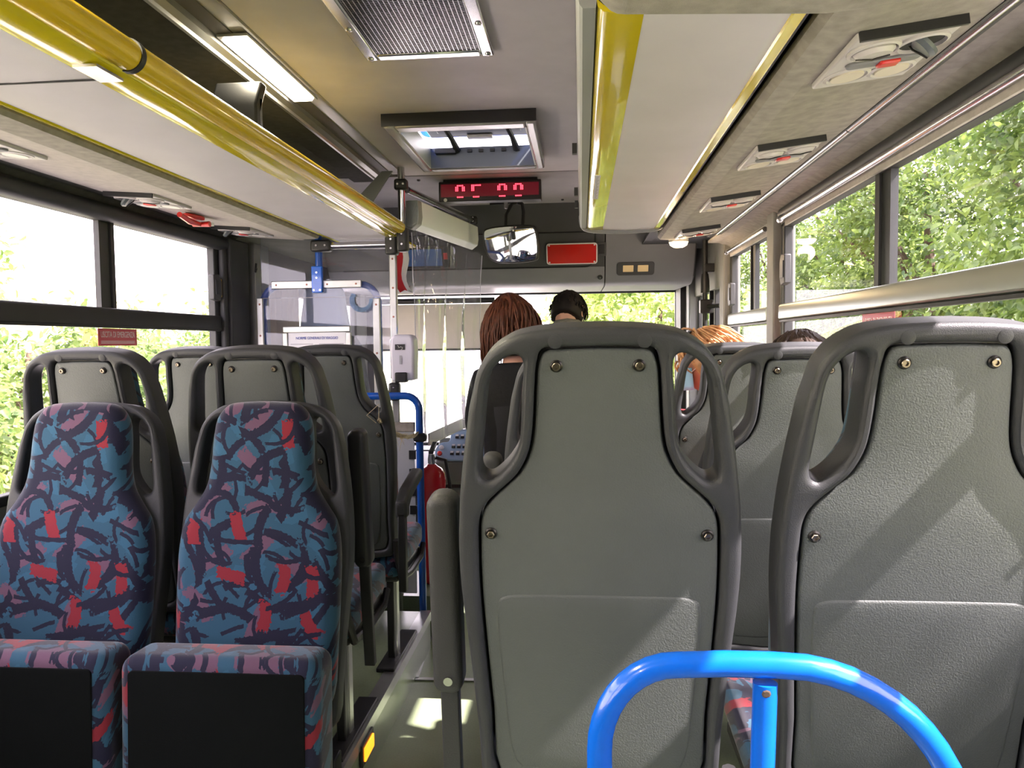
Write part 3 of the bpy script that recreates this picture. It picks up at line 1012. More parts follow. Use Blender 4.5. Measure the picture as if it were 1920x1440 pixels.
# dome lamp at the end of the right valence
dl = thing('dome_lamp', 'small glowing dome lamp at the front end of the right valence', 'lamp', (0.50, 4.02, 1.905))
mb = MB().lathe([(.05, .02), (.05, -.002)], 20); mb.build('base', 'vent_white', dl, smooth=True)
mb = MB().lathe([(.047, -.002), (.043, -.015), (.025, -.026), (.0, -.028)], 20); mb.build('lens', 'dome_lens', dl, smooth=True)
d = bpy.data.lights.new('dome_glow', 'POINT'); d.energy = 1.6; d.color = (1, .70, .42); d.shadow_soft_size = .04
o = link('dome_glow', d, dl); o.location = (0, 0, -.07)

# ------------------------------------------------------------------ luggage racks
rk = thing('luggage_rack', 'overhead luggage rack with wide yellow band on the window side with leafy trees', 'luggage rack', (0, 2.35, 1.9))
def rel(mb, o): mb.v = [(x - o[0], y - o[1], z - o[2]) for x, y, z in mb.v]; return mb
o = (0, 2.35, 1.9)
Y0, Y1 = 1.20, 3.47
shelf = [(0.098, 1.899), (0.20, 1.893), (0.30, 1.896), (0.327, 1.90)]
rel(MB().sheet_y(shelf, Y0, Y1, .012), o).build('shelf', 'rack_cloth', rk, smooth=True)
band = [(0.026, 1.925), (0.029, 1.908), (0.038, 1.8995), (0.06, 1.897), (0.099, 1.8985)]
rel(MB().sheet_y(band, Y0, Y1, .01), o).build('yellow_band', 'yellow_gloss', rk, smooth=True)
rel(MB().prism_y([(0.325, 1.8995), (0.328, 1.896), (0.347, 1.898), (0.35, 1.905), (0.35, 1.93), (0.325, 1.93)], Y0, Y1), o).build('outer_strip', 'yellow_gloss', rk)
rel(MB().prism_y([(0.352, 1.908), (0.36, 1.91), (0.366, 1.93), (0.366, 1.97), (0.352, 1.97)], Y0, Y1), o).build('rubber_gap', 'dark_rubber', rk)
rel(MB().prism_y([(-0.008, 2.215), (-0.004, 1.95), (0.001, 1.913), (0.006, 1.906), (0.026, 1.906), (0.028, 1.92), (0.02, 1.95), (0.012, 2.215)], Y0, Y1), o).build('fascia', 'grey_trim', rk)
mb = MB()
for y in (2.30, 2.95, 3.22):
    mb.box(-0.022, -0.008, y, y + .02, 1.955, 1.985)
rel(mb, o).build('clip', 'black_plastic', rk)
# dark padded end caps, near and far
cap = chaikin([(-0.008, 1.99), (-0.006, 1.915), (0.03, 1.885), (0.20, 1.878), (0.36, 1.886), (0.372, 1.93), (0.372, 1.99)], 2)
rel(MB().prism_y(cap, Y1, Y1 + .012), o).build('end_cap', 'console_grey', rk, smooth=True)
# printed warning label on the band
me_ = MB().box(0.046, 0.062, 2.34, 2.72, 1.8965, 1.8985)
rel(me_, o).build('warning_label', 'paper', rk)
mb = MB()
for i in range(22):
    y = 2.35 + i * .0165
    mb.box(0.049, 0.059 - (i % 3) * .002, y, y + .008, 1.8960, 1.8964)
rel(mb, o).build('label_print', 'ink_grey', rk)

lk = thing('luggage_rack', 'open overhead luggage rack with fat yellow tube on the bright window side', 'luggage rack', (-1.0, 2.0, 1.9))
o = (-1.0, 2.0, 1.9)
Y0, Y1 = -1.5, 3.48
rel(MB().sheet_y([(-1.162, 1.90), (-1.05, 1.896), (-0.91, 1.8975), (-0.898, 1.899)], Y0, 3.95, .012), o).build('shelf', 'rack_cloth', lk, smooth=True)
rel(MB().sheet_y([(-0.899, 1.899), (-0.87, 1.897), (-0.845, 1.902), (-0.828, 1.914), (-0.82, 1.93), (-0.817, 1.95)], Y0, Y1, .01), o).build('yellow_band', 'yellow_gloss', lk, smooth=True)
rel(MB().prism_y([(-1.162, 1.8995), (-1.165, 1.896), (-1.176, 1.8975), (-1.18, 1.905), (-1.18, 1.93), (-1.162, 1.93)], Y0, 3.95), o).build('outer_strip', 'yellow_gloss', lk)
rel(MB().sheet_y([(-0.899, 1.899), (-0.87, 1.897), (-0.848, 1.901)], Y1, 3.95, .01), o).build('yellow_band', 'yellow_gloss', lk, smooth=True)
rel(MB().tube([(-0.826, Y0, 1.937), (-0.826, 3.49, 1.937)], .0285, 28), o).build('tube_rail', 'yellow_tube', lk, smooth=True)
rel(MB().tube([(-0.826, 1.37, 1.937), (-0.826, 1.384, 1.937)], .031, 28), o).build('rubber_ring', 'dark_rubber', lk, smooth=True)
rel(MB().box(-0.885, -0.84, 1.30, 1.38, 1.892, 1.8975), o).build('clamp_plate', 'steel', lk)
rel(MB().box(-1.165, -0.845, 1.372, 1.375, 1.8935, 1.8965), o).build('joint_line', 'black_plastic', lk)
mb = MB().prism_x([(2.02, 1.95), (2.02, 2.05), (2.06, 2.12), (2.10, 2.12), (2.05, 2.03), (2.05, 1.95)], -0.99, -0.86)
rel(mb, o).build('divider', 'black_plastic', lk, bevel=.006)
mb = MB().box(-0.865, -0.86, 2.045, 2.06, 1.95, 2.07)
rel(mb, o).build('divider_edge', 'steel', lk)
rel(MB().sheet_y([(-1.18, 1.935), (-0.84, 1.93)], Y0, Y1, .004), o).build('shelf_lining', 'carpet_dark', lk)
# grey wedge closing the rack front end
mb = MB().prism_y([(-1.19, 1.90), (-0.90, 2.19), (-0.85, 2.19), (-0.99, 1.99), (-1.05, 1.93)], 3.483, 3.493)
rel(mb, o).build('end_panel', 'console_grey', lk)

# aluminium rail along the right valence, in jointed lengths
sr = thing('grab_rail', 'thin silver rail in jointed lengths along the valence above the trees window', 'rail', (0.668, 2.5, 1.922))
for a, b in ((0.6, 2.0), (2.006, 3.0), (3.006, 3.85)):
    MB().tube([(0, a - 2.5, 0), (0, b - 2.5, 0)], .0105, 14).build('length', 'steel', sr, smooth=True)
mb = MB().box(-.014, -.008, -1.9, 1.35, -.006, .014).box(.010, .016, -1.9, 1.35, -.006, .014).box(-.014, .016, -1.9, 1.35, .012, .02)
mb.build('channel', 'black_plastic', sr)

# ------------------------------------------------------------------ reading light and air vent panels
def ell(cx, cy, rx, ry, n=24):
    return [(cx + rx * cos(2 * pi * k / n), cy + ry * sin(2 * pi * k / n)) for k in range(n)]


def vent_panel(label, loc, slope, mirror=1, cream=True, group=None, open_nozzle=True):
    """local x across the bus, local y along it (far side +), panel faces down"""
    t = thing('vent_panel', label, 'vent panel', loc, group=group)
    t.rotation_euler = (0, -slope, 0)

    def disc(name, cx, cy, prof, m, par):
        return MB().lathe(prof, 26, (cx, cy, 0), (0, 0, -1)).build(name, m, par, smooth=True)
    MB().box(-.086, .086, -.125, .125, -.006, .02).build('plate', 'vent_plastic', t, bevel=.004)
    MB().box(-.084, .084, -.132, -.125, -.012, .005).build('near_lip', 'black_plastic', t)  # black lip along the near edge of the plate
    # two air nozzles on the near half
    for i, cx in enumerate((-.038, .040)):
        cx *= mirror
        hood = disc('nozzle_rim', cx, -.062, [(.043, 0), (.043, .010), (.038, .012), (.035, .006), (.0, .0061)], 'vent_plastic', t)
        disc('nozzle_hole', cx, -.062, [(.035, .005), (.035, .0066), (0, .0066)], 'dark_hole', hood)
        nz = MB().lathe([(.033, 0), (.034, .006), (.028, .013), (.0, .014)], 24, (0, 0, 0), (0, 0, -1)).build('nozzle', 'vent_plastic' if not (open_nozzle and i == 1) else 'lid_grey', t, smooth=True)
        nz.location = (cx, -.062, -.004)
        if open_nozzle and i == 1: nz.rotation_euler = (radians(15), radians(48 * mirror), 0)
        else: nz.rotation_euler = (radians(6), 0, 0)
        b = MB().tube([(-.028, .006 * cos(0), -.0135), (0, .012, -.0165), (.028, .006, -.0135)], .0018, 6).build('nozzle_blade', 'bolt_dark', nz)
    # grey slider with the red call button
    me = plate_mesh([rrect(-.062, .066, -.014, .014, .013)], .004, .003)
    s = finish('slider', me, 'console_grey', t); s.rotation_euler = (radians(-90), 0, 0); s.location = (0, .004, -.008)
    MB().box(-.014, .022, -.013, .013, -.004, .004).build('call_button', 'red_plastic', t, bevel=.003).location = (0.006 * mirror, .004, -.013)
    for cx in (-.040, .040):
        rim = disc('light_rim', cx, .066, [(.042, 0), (.042, .008), (.036, .010), (.033, .007), (0, .0071)], 'vent_plastic', t)
        disc('reading_light', cx, .066, [(.030, .006), (.029, .0105), (.0, .0115)], 'vent_cream' if cream else 'vent_white', rim)
    return t


RS = math.atan2(.028, .225)
ys = [(1.437, 'vent panel with half-open black nozzle, largest and nearest on the right valence'),
      (2.15, 'vent panel second from the near end of the right valence'),
      (2.86, 'vent panel third from the near end of the right valence'),
      (3.62, 'vent panel next to the glowing dome lamp on the right valence')]
for i, (y, lab) in enumerate(ys):
    vent_panel(lab, (0.533, y, 1.8985), RS, open_nozzle=(i == 0), group='vent panels on the right valence')
LS = -math.atan2(.02, .275)
for y, lab in ((1.79, 'vent panel nearest the viewer on the left valence, cut by the picture edge'),
               (2.535, 'vent panel with two dark open nozzles before the red hammer on the left valence'),
               (3.27, 'vent panel beyond the red hammer, near the dark left pillar')):
    vent_panel(lab, (-1.465, y, 1.902), LS, mirror=-1, cream=False, group='vent panels on the left valence', open_nozzle=True)

# emergency hammer on the left valence
hm = thing('emergency_hammer', 'red emergency hammer clipped under the left valence', 'hammer', (-1.465, 2.83, 1.895))
me = plate_mesh([chaikin([(-.05, -.022), (.06, -.018), (.06, .018), (-.05, .024)], 2)], .006, .003)
f = finish('holder', me, 'red_plastic', hm); f.rotation_euler = (radians(-90), 0, radians(80))
MB().tube([(0.01, -.12, -.012), (0, -.03, -.022), (-.005, .06, -.02)], [.010, .012, .009], 10).build('handle', 'red_plastic', hm, smooth=True)
MB().tube([(-.035, .065, -.02), (.035, .06, -.02)], [.008, .011], 10).build('head', 'red_plastic', hm, smooth=True)
MB().box(-.02, .025, .07, .115, -.02, -.008).build('label', 'vent_white', hm)

# ------------------------------------------------------------------ seats
ZT = 1.22           # top of a back above the platform it stands on
REC = radians(11)


def mirror_half(half):
    """right half from top centre to bottom centre -> closed loop"""
    return half + [(-x, z) for x, z in reversed(half)]


OUT = smooth_loop(mirror_half([(0.055, 0.0), (0.1144, -0.0085), (0.136, -0.0185), (0.156, -0.033), (0.171, -0.053), (0.178, -0.067), (0.1845, -0.092), (0.1915, -0.119), (0.197, -0.154), (0.203, -0.192), (0.208, -0.229), (0.2125, -0.268), (0.2155, -0.308), (0.2175, -0.344), (0.217, -0.42), (0.208, -0.54), (0.199, -0.68), (0.192, -0.79), (0.175, -0.81)]), 3)
HOLE_R = smooth_loop([(.120, -.039), (.137, -.045), (.153, -.060), (.162, -.079), (.166, -.098), (.1755, -.176), (.180, -.220), (.176, -.234), (.166, -.238), (.154, -.231), (.133, -.208), (.1195, -.183), (.1145, -.152), (.1120, -.103), (.1085, -.062), (.111, -.045)], 3)
HOLE_L = [(-x, z) for x, z in HOLE_R]
PAN = smooth_loop(mirror_half([(.055, -.033), (.0765, -.036), (.085, -.053), (.089, -.092), (.091, -.127), (.096, -.176), (.103, -.2), (.1175, -.227), (.137, -.247), (.161, -.27), (.174, -.288), (.18, -.308), (.182, -.34), (.183, -.42), (.179, -.52), (.172, -.65), (.165, -.77), (.14, -.785)]), 3)
PGAP = [(x * (1 + .0045 / max(abs(x), .05)), z + (.0045 if z > -.05 else 0)) for x, z in PAN]
CUSH = smooth_loop(mirror_half([(0.05, -0.004), (0.092, -0.012), (0.118, -0.045), (0.127, -0.10), (0.130, -0.16), (0.140, -0.215), (0.166, -0.26), (0.192, -0.30), (0.204, -0.36), (0.206, -0.45), (0.203, -0.60), (0.196, -0.72), (0.18, -0.745)]), 3)

CUSH_N = smooth_loop(mirror_half([(0.05, -0.012), (0.084, -0.022), (0.098, -0.05), (0.101, -0.10), (0.105, -0.16), (0.114, -0.205), (0.140, -0.245), (0.176, -0.29), (0.200, -0.36), (0.206, -0.45), (0.203, -0.60), (0.196, -0.72), (0.18, -0.745)]), 3)
ME = {}
OUT, HOLE_R, HOLE_L, PAN, PGAP = ([(x * 1.014, z) for x, z in q] for q in (OUT, HOLE_R, HOLE_L, PAN, PGAP))
ME['frame'] = plate_mesh([OUT, HOLE_R, HOLE_L, PGAP], .034, .0115, 4)
ME['panel'] = plate_mesh([PAN], .010, .005, 3)
relief = plate_mesh([chaikin(mirror_half([(0.10, -0.432), (0.155, -0.434), (0.166, -0.455), (0.158, -0.60), (0.147, -0.76), (0.10, -0.765)]), 2)], .006, .006, 3)
ME['cushion'] = plate_mesh([CUSH], .042, .038, 6)
ME['cushion_n'] = plate_mesh([CUSH_N], .042, .034, 6)
ME['backing'] = plate_mesh([[(x * .985, z) for x, z in PGAP]], .003, .001, 1)


def bulge(me, amt, w=.2):
    for v in me.vertices:
        if v.co.y < 0: v.co.y -= amt * max(0, 1 - (v.co.x / w) ** 2)


def make_seat(armrest=None, fabric=True):
    """forward-facing fixed seat; root at the platform, under the top of the back"""
    root = bpy.data.objects.new('bus_seat', None)
    COL.objects.link(root)
    fr = finish('back_frame', ME['frame'].copy(), 'frame_plastic', root, y=.032)
    pn = finish('back_panel', ME['panel'].copy(), 'panel_plastic', root, y=.016)
    rl = relief.copy()
    rf = finish('panel_relief', rl, 'panel_plastic', pn, y=.0097)
    bk = finish('panel_groove', ME['backing'].copy(), 'black_plastic', root, y=.024)
    cu = finish('back_cushion', ME['cushion_n'].copy(), 'brush_fabric', root, y=.082)
    for o in (fr, pn, bk, cu):
        o.location = (0, 0, ZT); o.rotation_euler = (REC, 0, 0)
    for sx, z in ((-.061, -.057), (.061, -.057), (-.168, -.327), (.168, -.327)):
        mb = MB().lathe([(.0095, 0), (.0095, .002), (.0075, .0035), (.0075, .004)], 18, (sx, .006, z), (0, -1, 0), 0)
        mb.lathe([(.0062, .003), (.0062, .007), (.0054, .0078), (.0036, .0078), (.0034, .0045)], 6 if z < -.2 else 16, (sx, .006, z), (0, -1, 0), 1)
        mb.lathe([(.0034, .004), (.0, .0045)], 12, (sx, .006, z), (0, -1, 0), 0)
        mb.build('bolt', ['bolt_dark', 'bolt_brass'], pn, smooth=True, angle=30)
    for sx in (-.062, .068):
        mb = MB().lathe([(.0105, 0), (.0105, .0006), (.0095, .0010), (0, .0010)], 18, (sx, -.0018, -.019), (0, -1, 0))
        mb.build('plug', 'frame_plastic', fr, smooth=True)
    # seat cushion and pan
    me = plate_mesh([rrect(-.21, .21, -.05, .05, .03)], .225, .035, 4)
    sc = finish('seat_cushion', me, 'brush_fabric', root); sc.location = (0, .395, .395); sc.rotation_euler.x = radians(4)
    MB().box(-.20, .20, .19, .60, .315, .352).build('seat_pan', 'black_plastic', root, bevel=.01)
    mb = MB().tube([(.212, .60, .36), (.212, .55, .32), (.212, .35, .31), (.212, .20, .33), (.212, .14, .42), (.212, .12, .50)], .013, 8)
    mb.build('side_rail', 'black_plastic', root, smooth=True)
    MB().box(.150, .178, .20, .24, .012, .33).build('leg', 'black_plastic', root, bevel=.004)
    MB().box(.150, .178, .246, .29, .012, .33).build('leg', 'aluminium', root, bevel=.004)
    MB().box(.13, .20, .10, .50, 0.0, .016).build('foot_plate', 'black_plastic', root, bevel=.004)
    MB().box(-.19, -.16, .22, .27, 0.0, .33).build('leg', 'black_plastic', root, bevel=.004)
    return root


def arm_up(root, side, m='panel_plastic', y=.10, z=.93, ln=.36, tilt=REC):
    """armrest folded up beside the back"""
    me = plate_mesh([rrect(-.026, .026, -ln, 0.02, .022)], .030, .016, 4)
    a = finish('armrest', me, m, root)
    a.location = (side * .255, y, z); a.rotation_euler = (tilt * .6, 0, 0)
    MB().box(-.016, .016, -.012, .012, -.72, -.30).build('armrest_bar', m, a, bevel=.003)
    MB().lathe([(.008, 0), (.008, .003)], 12, (0.002, -.031, -ln + .03), (0, -1, 0)).build('pivot_bolt', 'steel', a)
    return a


def place(root, label, x, y, z, group):
    root.location = (x, y, z)
    return tag(root, label, 'bus seat', group)


XA, XW = 0.024, 0.520
LA, LW = -0.905, -1.402
GR = 'forward-facing seats on the right'
GL = 'forward-facing seats on the left'
PZ = 0.2
proto = make_seat()
place(proto, 'large grey seat back nearest the viewer beside the aisle, half behind the blue rail', XA, 1.125, PZ, GR)
PL, PR = 0.172, 0.163
rows = [(XW, 1.125, 'large grey seat back by the window, cut by the picture edge', GR),
        (XA, 1.83, 'seat in the second row, glimpsed through the grab hole of the nearest aisle seat', GR),
        (XW, 1.84, 'grey window seat in the second row, right behind the near window seat', GR),
        (XA, 2.60, 'aisle seat in the third row, mostly hidden behind the large near seat back', GR),
        (XW, 2.60, 'grey window seat in the third row, in front of the blonde head', GR),
        (LA, 2.035, 'grey aisle seat back rising behind the patterned aisle seat', GL),
        (LW, 2.035, 'grey window seat back rising behind the patterned window seat', GL),
        (LA, 2.66, 'dark grey aisle seat tied with twine, before the travel rules poster', GL),
        (LW, 2.66, 'grey window seat in the far left row, half hidden, before the dark pillar', GL)]
SE = {}
for i, (x, y, lab, g) in enumerate(rows):
    s = copy_tree(proto)
    place(s, lab, x, y, PZ if y < 1.5 else (PR if x > -.5 else PL), g)
    SE[i] = s
arm_up(proto, -1, 'arm_plastic', y=.13, z=.935, ln=.335)
arm_up(SE[1], -1, 'arm_plastic', y=.13, z=.935, ln=.335)
arm_up(SE[5], 1, 'black_plastic', y=.14, z=.965, ln=.40)
# folded-down armrest on the twine seat
a = MB().prism_x([(.03, .60), (.03, .66), (.10, .70), (.30, .74), (.33, .73), (.33, .70), (.12, .655), (.085, .63), (.085, .60)], .232, .275)
ao = a.build('armrest', 'arm_plastic', SE[7], bevel=.01, segs=3)
MB().box(.24, .268, .03, .07, .33, .62).build('armrest_post', 'black_plastic', ao, bevel=.005)


# tip-up, rear-facing seats in the wheelchair bay, backs to the raised seats
def make_tipup():
    root = bpy.data.objects.new('tip_up_seat', None)
    COL.objects.link(root)
    zt = 1.255
    me = plate_mesh([OUT, HOLE_R, HOLE_L], .030, .0115, 4)
    fr = finish('back_frame', me, 'frame_plastic', root, y=.0)
    cu = finish('back_cushion', ME['cushion'].copy(), 'brush_fabric', root, y=.045)
    me = cu.data
    for o in (fr, cu):
        o.location = (0, -.03, zt); o.rotation_euler = (radians(9), 0, 0)
    # flipped-up cushion: black underside, patterned rim
    me = plate_mesh([rrect(-.228, .228, -.24, .24, .035)], .062, .03, 5)
    sc = finish('seat_cushion', me, 'brush_fabric', root); sc.location = (0, .275, .475); sc.rotation_euler.x = radians(3)
    me = plate_mesh([rrect(-.200, .200, -.235, .212, .012)], .004, .002)
    un = finish('cushion_underside', me, 'underside_cloth', sc); un.location = (0, .0625, 0)
    mb = MB()
    mb.box(-.215, -.190, .12, .20, .01, .40).box(.190, .215, .12, .20, .01, .40)
    for sx in (-.20, .20):
        MB().box(sx - .014, sx + .014, .13, .18, 0.0, .42).build('leg', 'black_plastic', root, bevel=.004)
    MB().box(-.2, .2, .13, .17, .28, .32).build('cross_bar', 'steel', root)
    for sx in (-.232, .232):
        MB().tube([(sx, .15, .30), (sx, .24, .26), (sx, .30, .22)], .010, 8).build('hinge', 'steel', root, smooth=True)
    return root


tp = make_tipup()
tp.location = (-0.800, 1.90, 0.0); tp.rotation_euler.z = pi
tag(tp, 'patterned tip-up seat beside the aisle, cushion folded up', 'tip-up seat', 'tip-up seats facing backwards')
t2 = copy_tree(tp)
t2.location = (-1.285, 1.90, 0.0)
tag(t2, 'patterned tip-up seat by the window, cushion folded up', 'tip-up seat', 'tip-up seats facing backwards')

# ------------------------------------------------------------------ blue wheelchair-bay rail
br = thing('guard_rail', 'bright blue arched tube rail in front of the large grey seats', 'rail', (0.20, 0.98, 0.0))
P = [(-.180, 0, 0.0), (-.180, 0, .87)] + [(-.180 + .10 - .10 * cos(radians(a)), 0, .87 + .115 * sin(radians(a))) for a in range(10, 91, 10)]
P += [(-.02, 0, .988), (.04, 0, .988)]
P += [(.05 + .226 * sin(radians(a)), 0, .988 - .226 * (1 - cos(radians(a)))) for a in range(8, 66, 7)]
P += [(.290, 0, .79), (.318, 0, .70), (.34, 0, .5), (.345, 0, 0.0)]
MB().tube(P, .0165, 20).build('arch', 'blue_paint', br, smooth=True)
MB().tube([(.030, 0, .965), (.018, 0, .5), (.018, 0, 0)], .0155, 16).build('middle_post', 'blue_paint', br, smooth=True)
for x in (-.180, .018, .345):
    MB().lathe([(.04, 0), (.04, .008), (.03, .012)], 18, (x, 0, 0)).build('foot', 'blue_paint', br, smooth=True)
MB().lathe([(.006, 0), (.004, .001)], 8, (.028, -.0158, .957), (0, -1, -.2)).build('paint_chip', 'bark', br)

# orange marker lamp and bright nose on the platform riser
ml = thing('marker_lamp', 'small orange marker lamp on the platform riser beside the aisle', 'lamp', (-0.699, 2.34, 0.115))
MB().box(0.0, .012, -.065, .065, -.035, .035).build('surround', 'black_plastic', ml, bevel=.003)
MB().box(.010, .018, -.05, .05, -.022, .022).build('lens', 'orange_lens', ml, bevel=.003)

# ------------------------------------------------------------------ driver's partition, poles and fittings at the front left
def joint(name_parent, c, size, ax=(1, 0, 0)):
    """black clamp with two bright screws"""
    sx, sy, sz = size
    o = MB().box(-sx, sx, -sy, sy, -sz, sz).build('clamp', 'black_plastic', name_parent, bevel=min(size) * .45, segs=3)
    o.location = c
    for k in (-.35, .45):
        q = (sx * k * 1.1, -sy, 0) if sx > sz else (0, -sy, sz * k * 1.1)
        MB().lathe([(.006, 0), (.005, .003)], 10, q, (0, -1, 0)).build('clamp_screw', 'steel', o)
    return o


PX, PY = -0.822, 3.53
pole = thing('grab_pole', 'steel ceiling pole with black clamps at the front end of the yellow tube', 'pole', (PX, PY, 1.87))
MB().tube([(0, 0, .02), (0, 0, .345)], .0165, 18).build('pole', 'steel', pole, smooth=True)
joint(pole, (0, 0, .265), (.030, .026, .026))
joint(pole, (.004, -.004, .012), (.026, .026, .055))
p2 = thing('grab_pole', 'slim aluminium pole with brown screws carrying the lilac dispenser', 'pole', (-0.877, 3.56, 0.0))
MB().box(-.016, .020, -.012, .012, .0, 1.86).build('pole', 'aluminium', p2, bevel=.006)
for z in (1.80, 1.665, 1.53, 1.40):
    MB().lathe([(.005, 0), (.004, .002)], 10, (.002, -.012, z), (0, -1, 0)).build('screw', 'screw_brown', p2)
joint(p2, (0, -.002, 1.865), (.030, .028, .048))
joint(p2, (.005, -.03, 1.18), (.026, .026, .042))
hb_ = thing('grab_bar', 'short horizontal steel bar between the blue post and the black pole clamp', 'bar', (-1.05, 3.56, 1.868))
MB().tube([(-.13, 0, 0), (.150, 0, 0)], .0165, 18).build('bar', 'steel', hb_, smooth=True)
joint(hb_, (-.165, -.004, 0), (.048, .026, .028))

# blue tube frame with clear sheet
pf = thing('driver_partition', 'blue tube frame with clear sheet behind the driver seat', 'partition', (-1.25, 3.62, 0))
P = [(-.285, 0, .2), (-.285, 0, 1.60)] + [(-.285 + .09 - .09 * cos(radians(a)), 0, 1.60 + .09 * sin(radians(a))) for a in range(15, 91, 15)]
P += [(.195, 0, 1.69)] + [(.195 + .09 * sin(radians(a)), 0, 1.60 + .09 * cos(radians(a))) for a in range(15, 91, 15)] + [(.285, 0, .2)]
MB().tube(P, .017, 16).build('tube_frame', 'dark_blue_paint', pf, smooth=True)
MB().box(-.28, .36, -.026, -.022, .75, 1.92).build('clear_sheet', 'plexiglass', pf)
MB().box(-.285, .365, -.0275, -.0255, 1.628, 1.631).build('sheet_edge', 'vinyl_edge', pf)
st = MB().box(-.225, -.020, -.044, -.028, 1.672, 1.708).box(.030, .215, -.044, -.028, 1.672, 1.708).build('cover_strip', 'aluminium', pf, bevel=.003)
sv = MB().box(-.300, -.270, -.044, -.028, .8, 1.63).build('cover_strip', 'aluminium', pf, bevel=.003)
sv2 = MB().box(.268, .302, -.044, -.028, .8, 1.62).build('cover_strip', 'aluminium', pf, bevel=.003)
for par, pts in ((st, [(-.20, 1.69), (-.05, 1.69), (.05, 1.69), (.19, 1.69)]), (sv, [(-.285, 1.60), (-.285, 1.45)]), (sv2, [(.285, 1.59), (.285, 1.36), (.285, 1.1)])):
    for x, z in pts:
        MB().lathe([(.005, 0), (.004, .002)], 10, (x, -.044, z), (0, -1, 0)).build('screw', 'screw_brown', par)
MB().box(-.26, .26, -.01, .01, .2, .98).build('lower_board', 'grey_board', pf)
bp_ = thing('hanger_post', 'short blue post hanging from the ceiling onto the blue partition', 'post', (-1.245, 3.60, 1.70))
MB().tube([(0, 0, .0), (0, 0, .238)], .0175, 16).build('post', 'dark_blue_paint', bp_, smooth=True)
MB().lathe([(.032, .23), (.032, .238), (.022, .24)], 18).build('flange', 'dark_blue_paint', bp_, smooth=True)
b = MB().box(-.026, .026, -.040, -.018, -.05, .075).build('bracket', 'blue_paint', bp_, bevel=.004)
for x, z in ((-.015, -.038), (.016, -.038), (.0, .02), (.0, .045)):
    MB().lathe([(.006, 0), (.005, .002)], 10, (x, -.040, z), (0, -1, 0)).build('screw', 'steel', b)
# rounded clear strip bent into a ring on the partition
rg = thing('plastic_loop', 'bent loop of pale blue plastic strip hanging on the blue partition', 'strip', (-1.035, 3.585, 1.62))
V, F = [], []
ringp = [(-.055 * cos(radians(a)) - .0, -.055 * sin(radians(a)) - .01) for a in range(-40, 200, 12)]
for i, (x, z) in enumerate(ringp):
    V += [(x, -.02, z), (x * .68, .0, z * .68)]
    if i: F.append((2 * i - 2, 2 * i - 1, 2 * i + 1, 2 * i))
MB().add(V, F).build('strip', 'blue_film', rg).modifiers.new('thick', 'SOLIDIFY').thickness = .002
# travel rules poster in an aluminium snap frame
po = thing('notice_frame', 'aluminium notice frame with blue heading, behind the twine seat', 'notice', (-1.255, 3.575, 1.30))
mb = MB()
mb.box(-.165, .165, -.010, .004, .162, .192).box(-.165, .165, -.010, .004, -.192, -.162).box(-.168, -.142, -.010, .004, -.162, .162).box(.142, .168, -.010, .004, -.162, .162)
mb.build('frame', 'aluminium', po, bevel=.004)
MB().box(-.142, .142, -.002, .002, -.162, .162).build('page', 'paper', po)
RX = Matrix.Rotation(pi / 2, 4, 'X')
lettering('heading', 'NORME GENERALI DI VIAGGIO', .018, 'ink_blue', po, Matrix.Translation((.0, -.0035, .135)) @ RX, width=.205)
mb = MB()
for r in range(12):
    z = .105 - r * .018
    mb.box(-.13, -.02 - (r % 3) * .008, -.0032, -.002, z, z + .004).box(.01, .13 - (r % 4) * .01, -.0032, -.002, z, z + .004)
mb.build('print', 'ink_grey', po)

# blue arched rail with grey board, the aisle side of the driver's cab
ar = thing('guard_rail', 'dark blue arched rail with grey board beside the fire extinguisher', 'rail', (-0.80, 3.44, 0))
P = [(-.26, 0, 1.165), (0.0, 0, 1.165)] + [(.0 + .062 * sin(radians(a)), 0, 1.10 + .065 * cos(radians(a))) for a in range(15, 91, 15)] + [(.062, 0, 0.95), (.064, 0, .0)]
MB().tube(P, .017, 16).build('tube_frame', 'dark_blue_paint', ar, smooth=True)
MB().box(-.40, .035, .0, .012, .25, 1.00).build('board', 'grey_board', ar)
MB().box(-.36, .04, -.004, .016, 1.00, 1.045).build('board_cap', 'carpet_grey', ar, bevel=.004)
MB().box(.035, .095, -.025, .025, .955, .995).build('tape_band', 'black_plastic', ar, bevel=.012)
stp = MB()
for k in range(4): stp.box(.012, .044, -.006, -.001, .62 + k * .085, .66 + k * .085)
stp.build('stripe_tape', 'black_plastic', ar)

# raffia twine
tw_ = thing('twine', 'frayed piece of straw twine tied from the seat handle to the blue rail', 'string', (-0.76, 3.0, 1.08))
A, B = Vector((.035, -.31, .05)), Vector((.02, .42, -.085))
mb = MB()
for k in range(9):
    pts = []
    ph = random.random() * 6
    for i in range(13):
        t = i / 12
        p = A.lerp(B, t) + Vector((.006 * sin(ph + t * 9), 0, -.035 * sin(pi * t) + .007 * cos(ph * 2 + t * 11)))
        pts.append(p)
    mb.tube(pts, .0028, 5)
for k in range(16):
    t = .25 + .4 * random.random()
    p = A.lerp(B, t) + Vector((0, 0, -.03))
    d = Vector((random.uniform(-.03, .04), random.uniform(-.03, .06), random.uniform(-.07, .01)))
    mb.tube([p, p + d * .5 + Vector((0, 0, .006)), p + d], [.0015, .0012, .0006], 4)
mb.tube([A + Vector((0, .0, .0)), A + Vector((.01, -.03, .06)), A + Vector((-.035, -.03, .02)), A + Vector((-.01, .0, -.01))], .0015, 5)
mb.build('strands', 'twine', tw_, smooth=True)

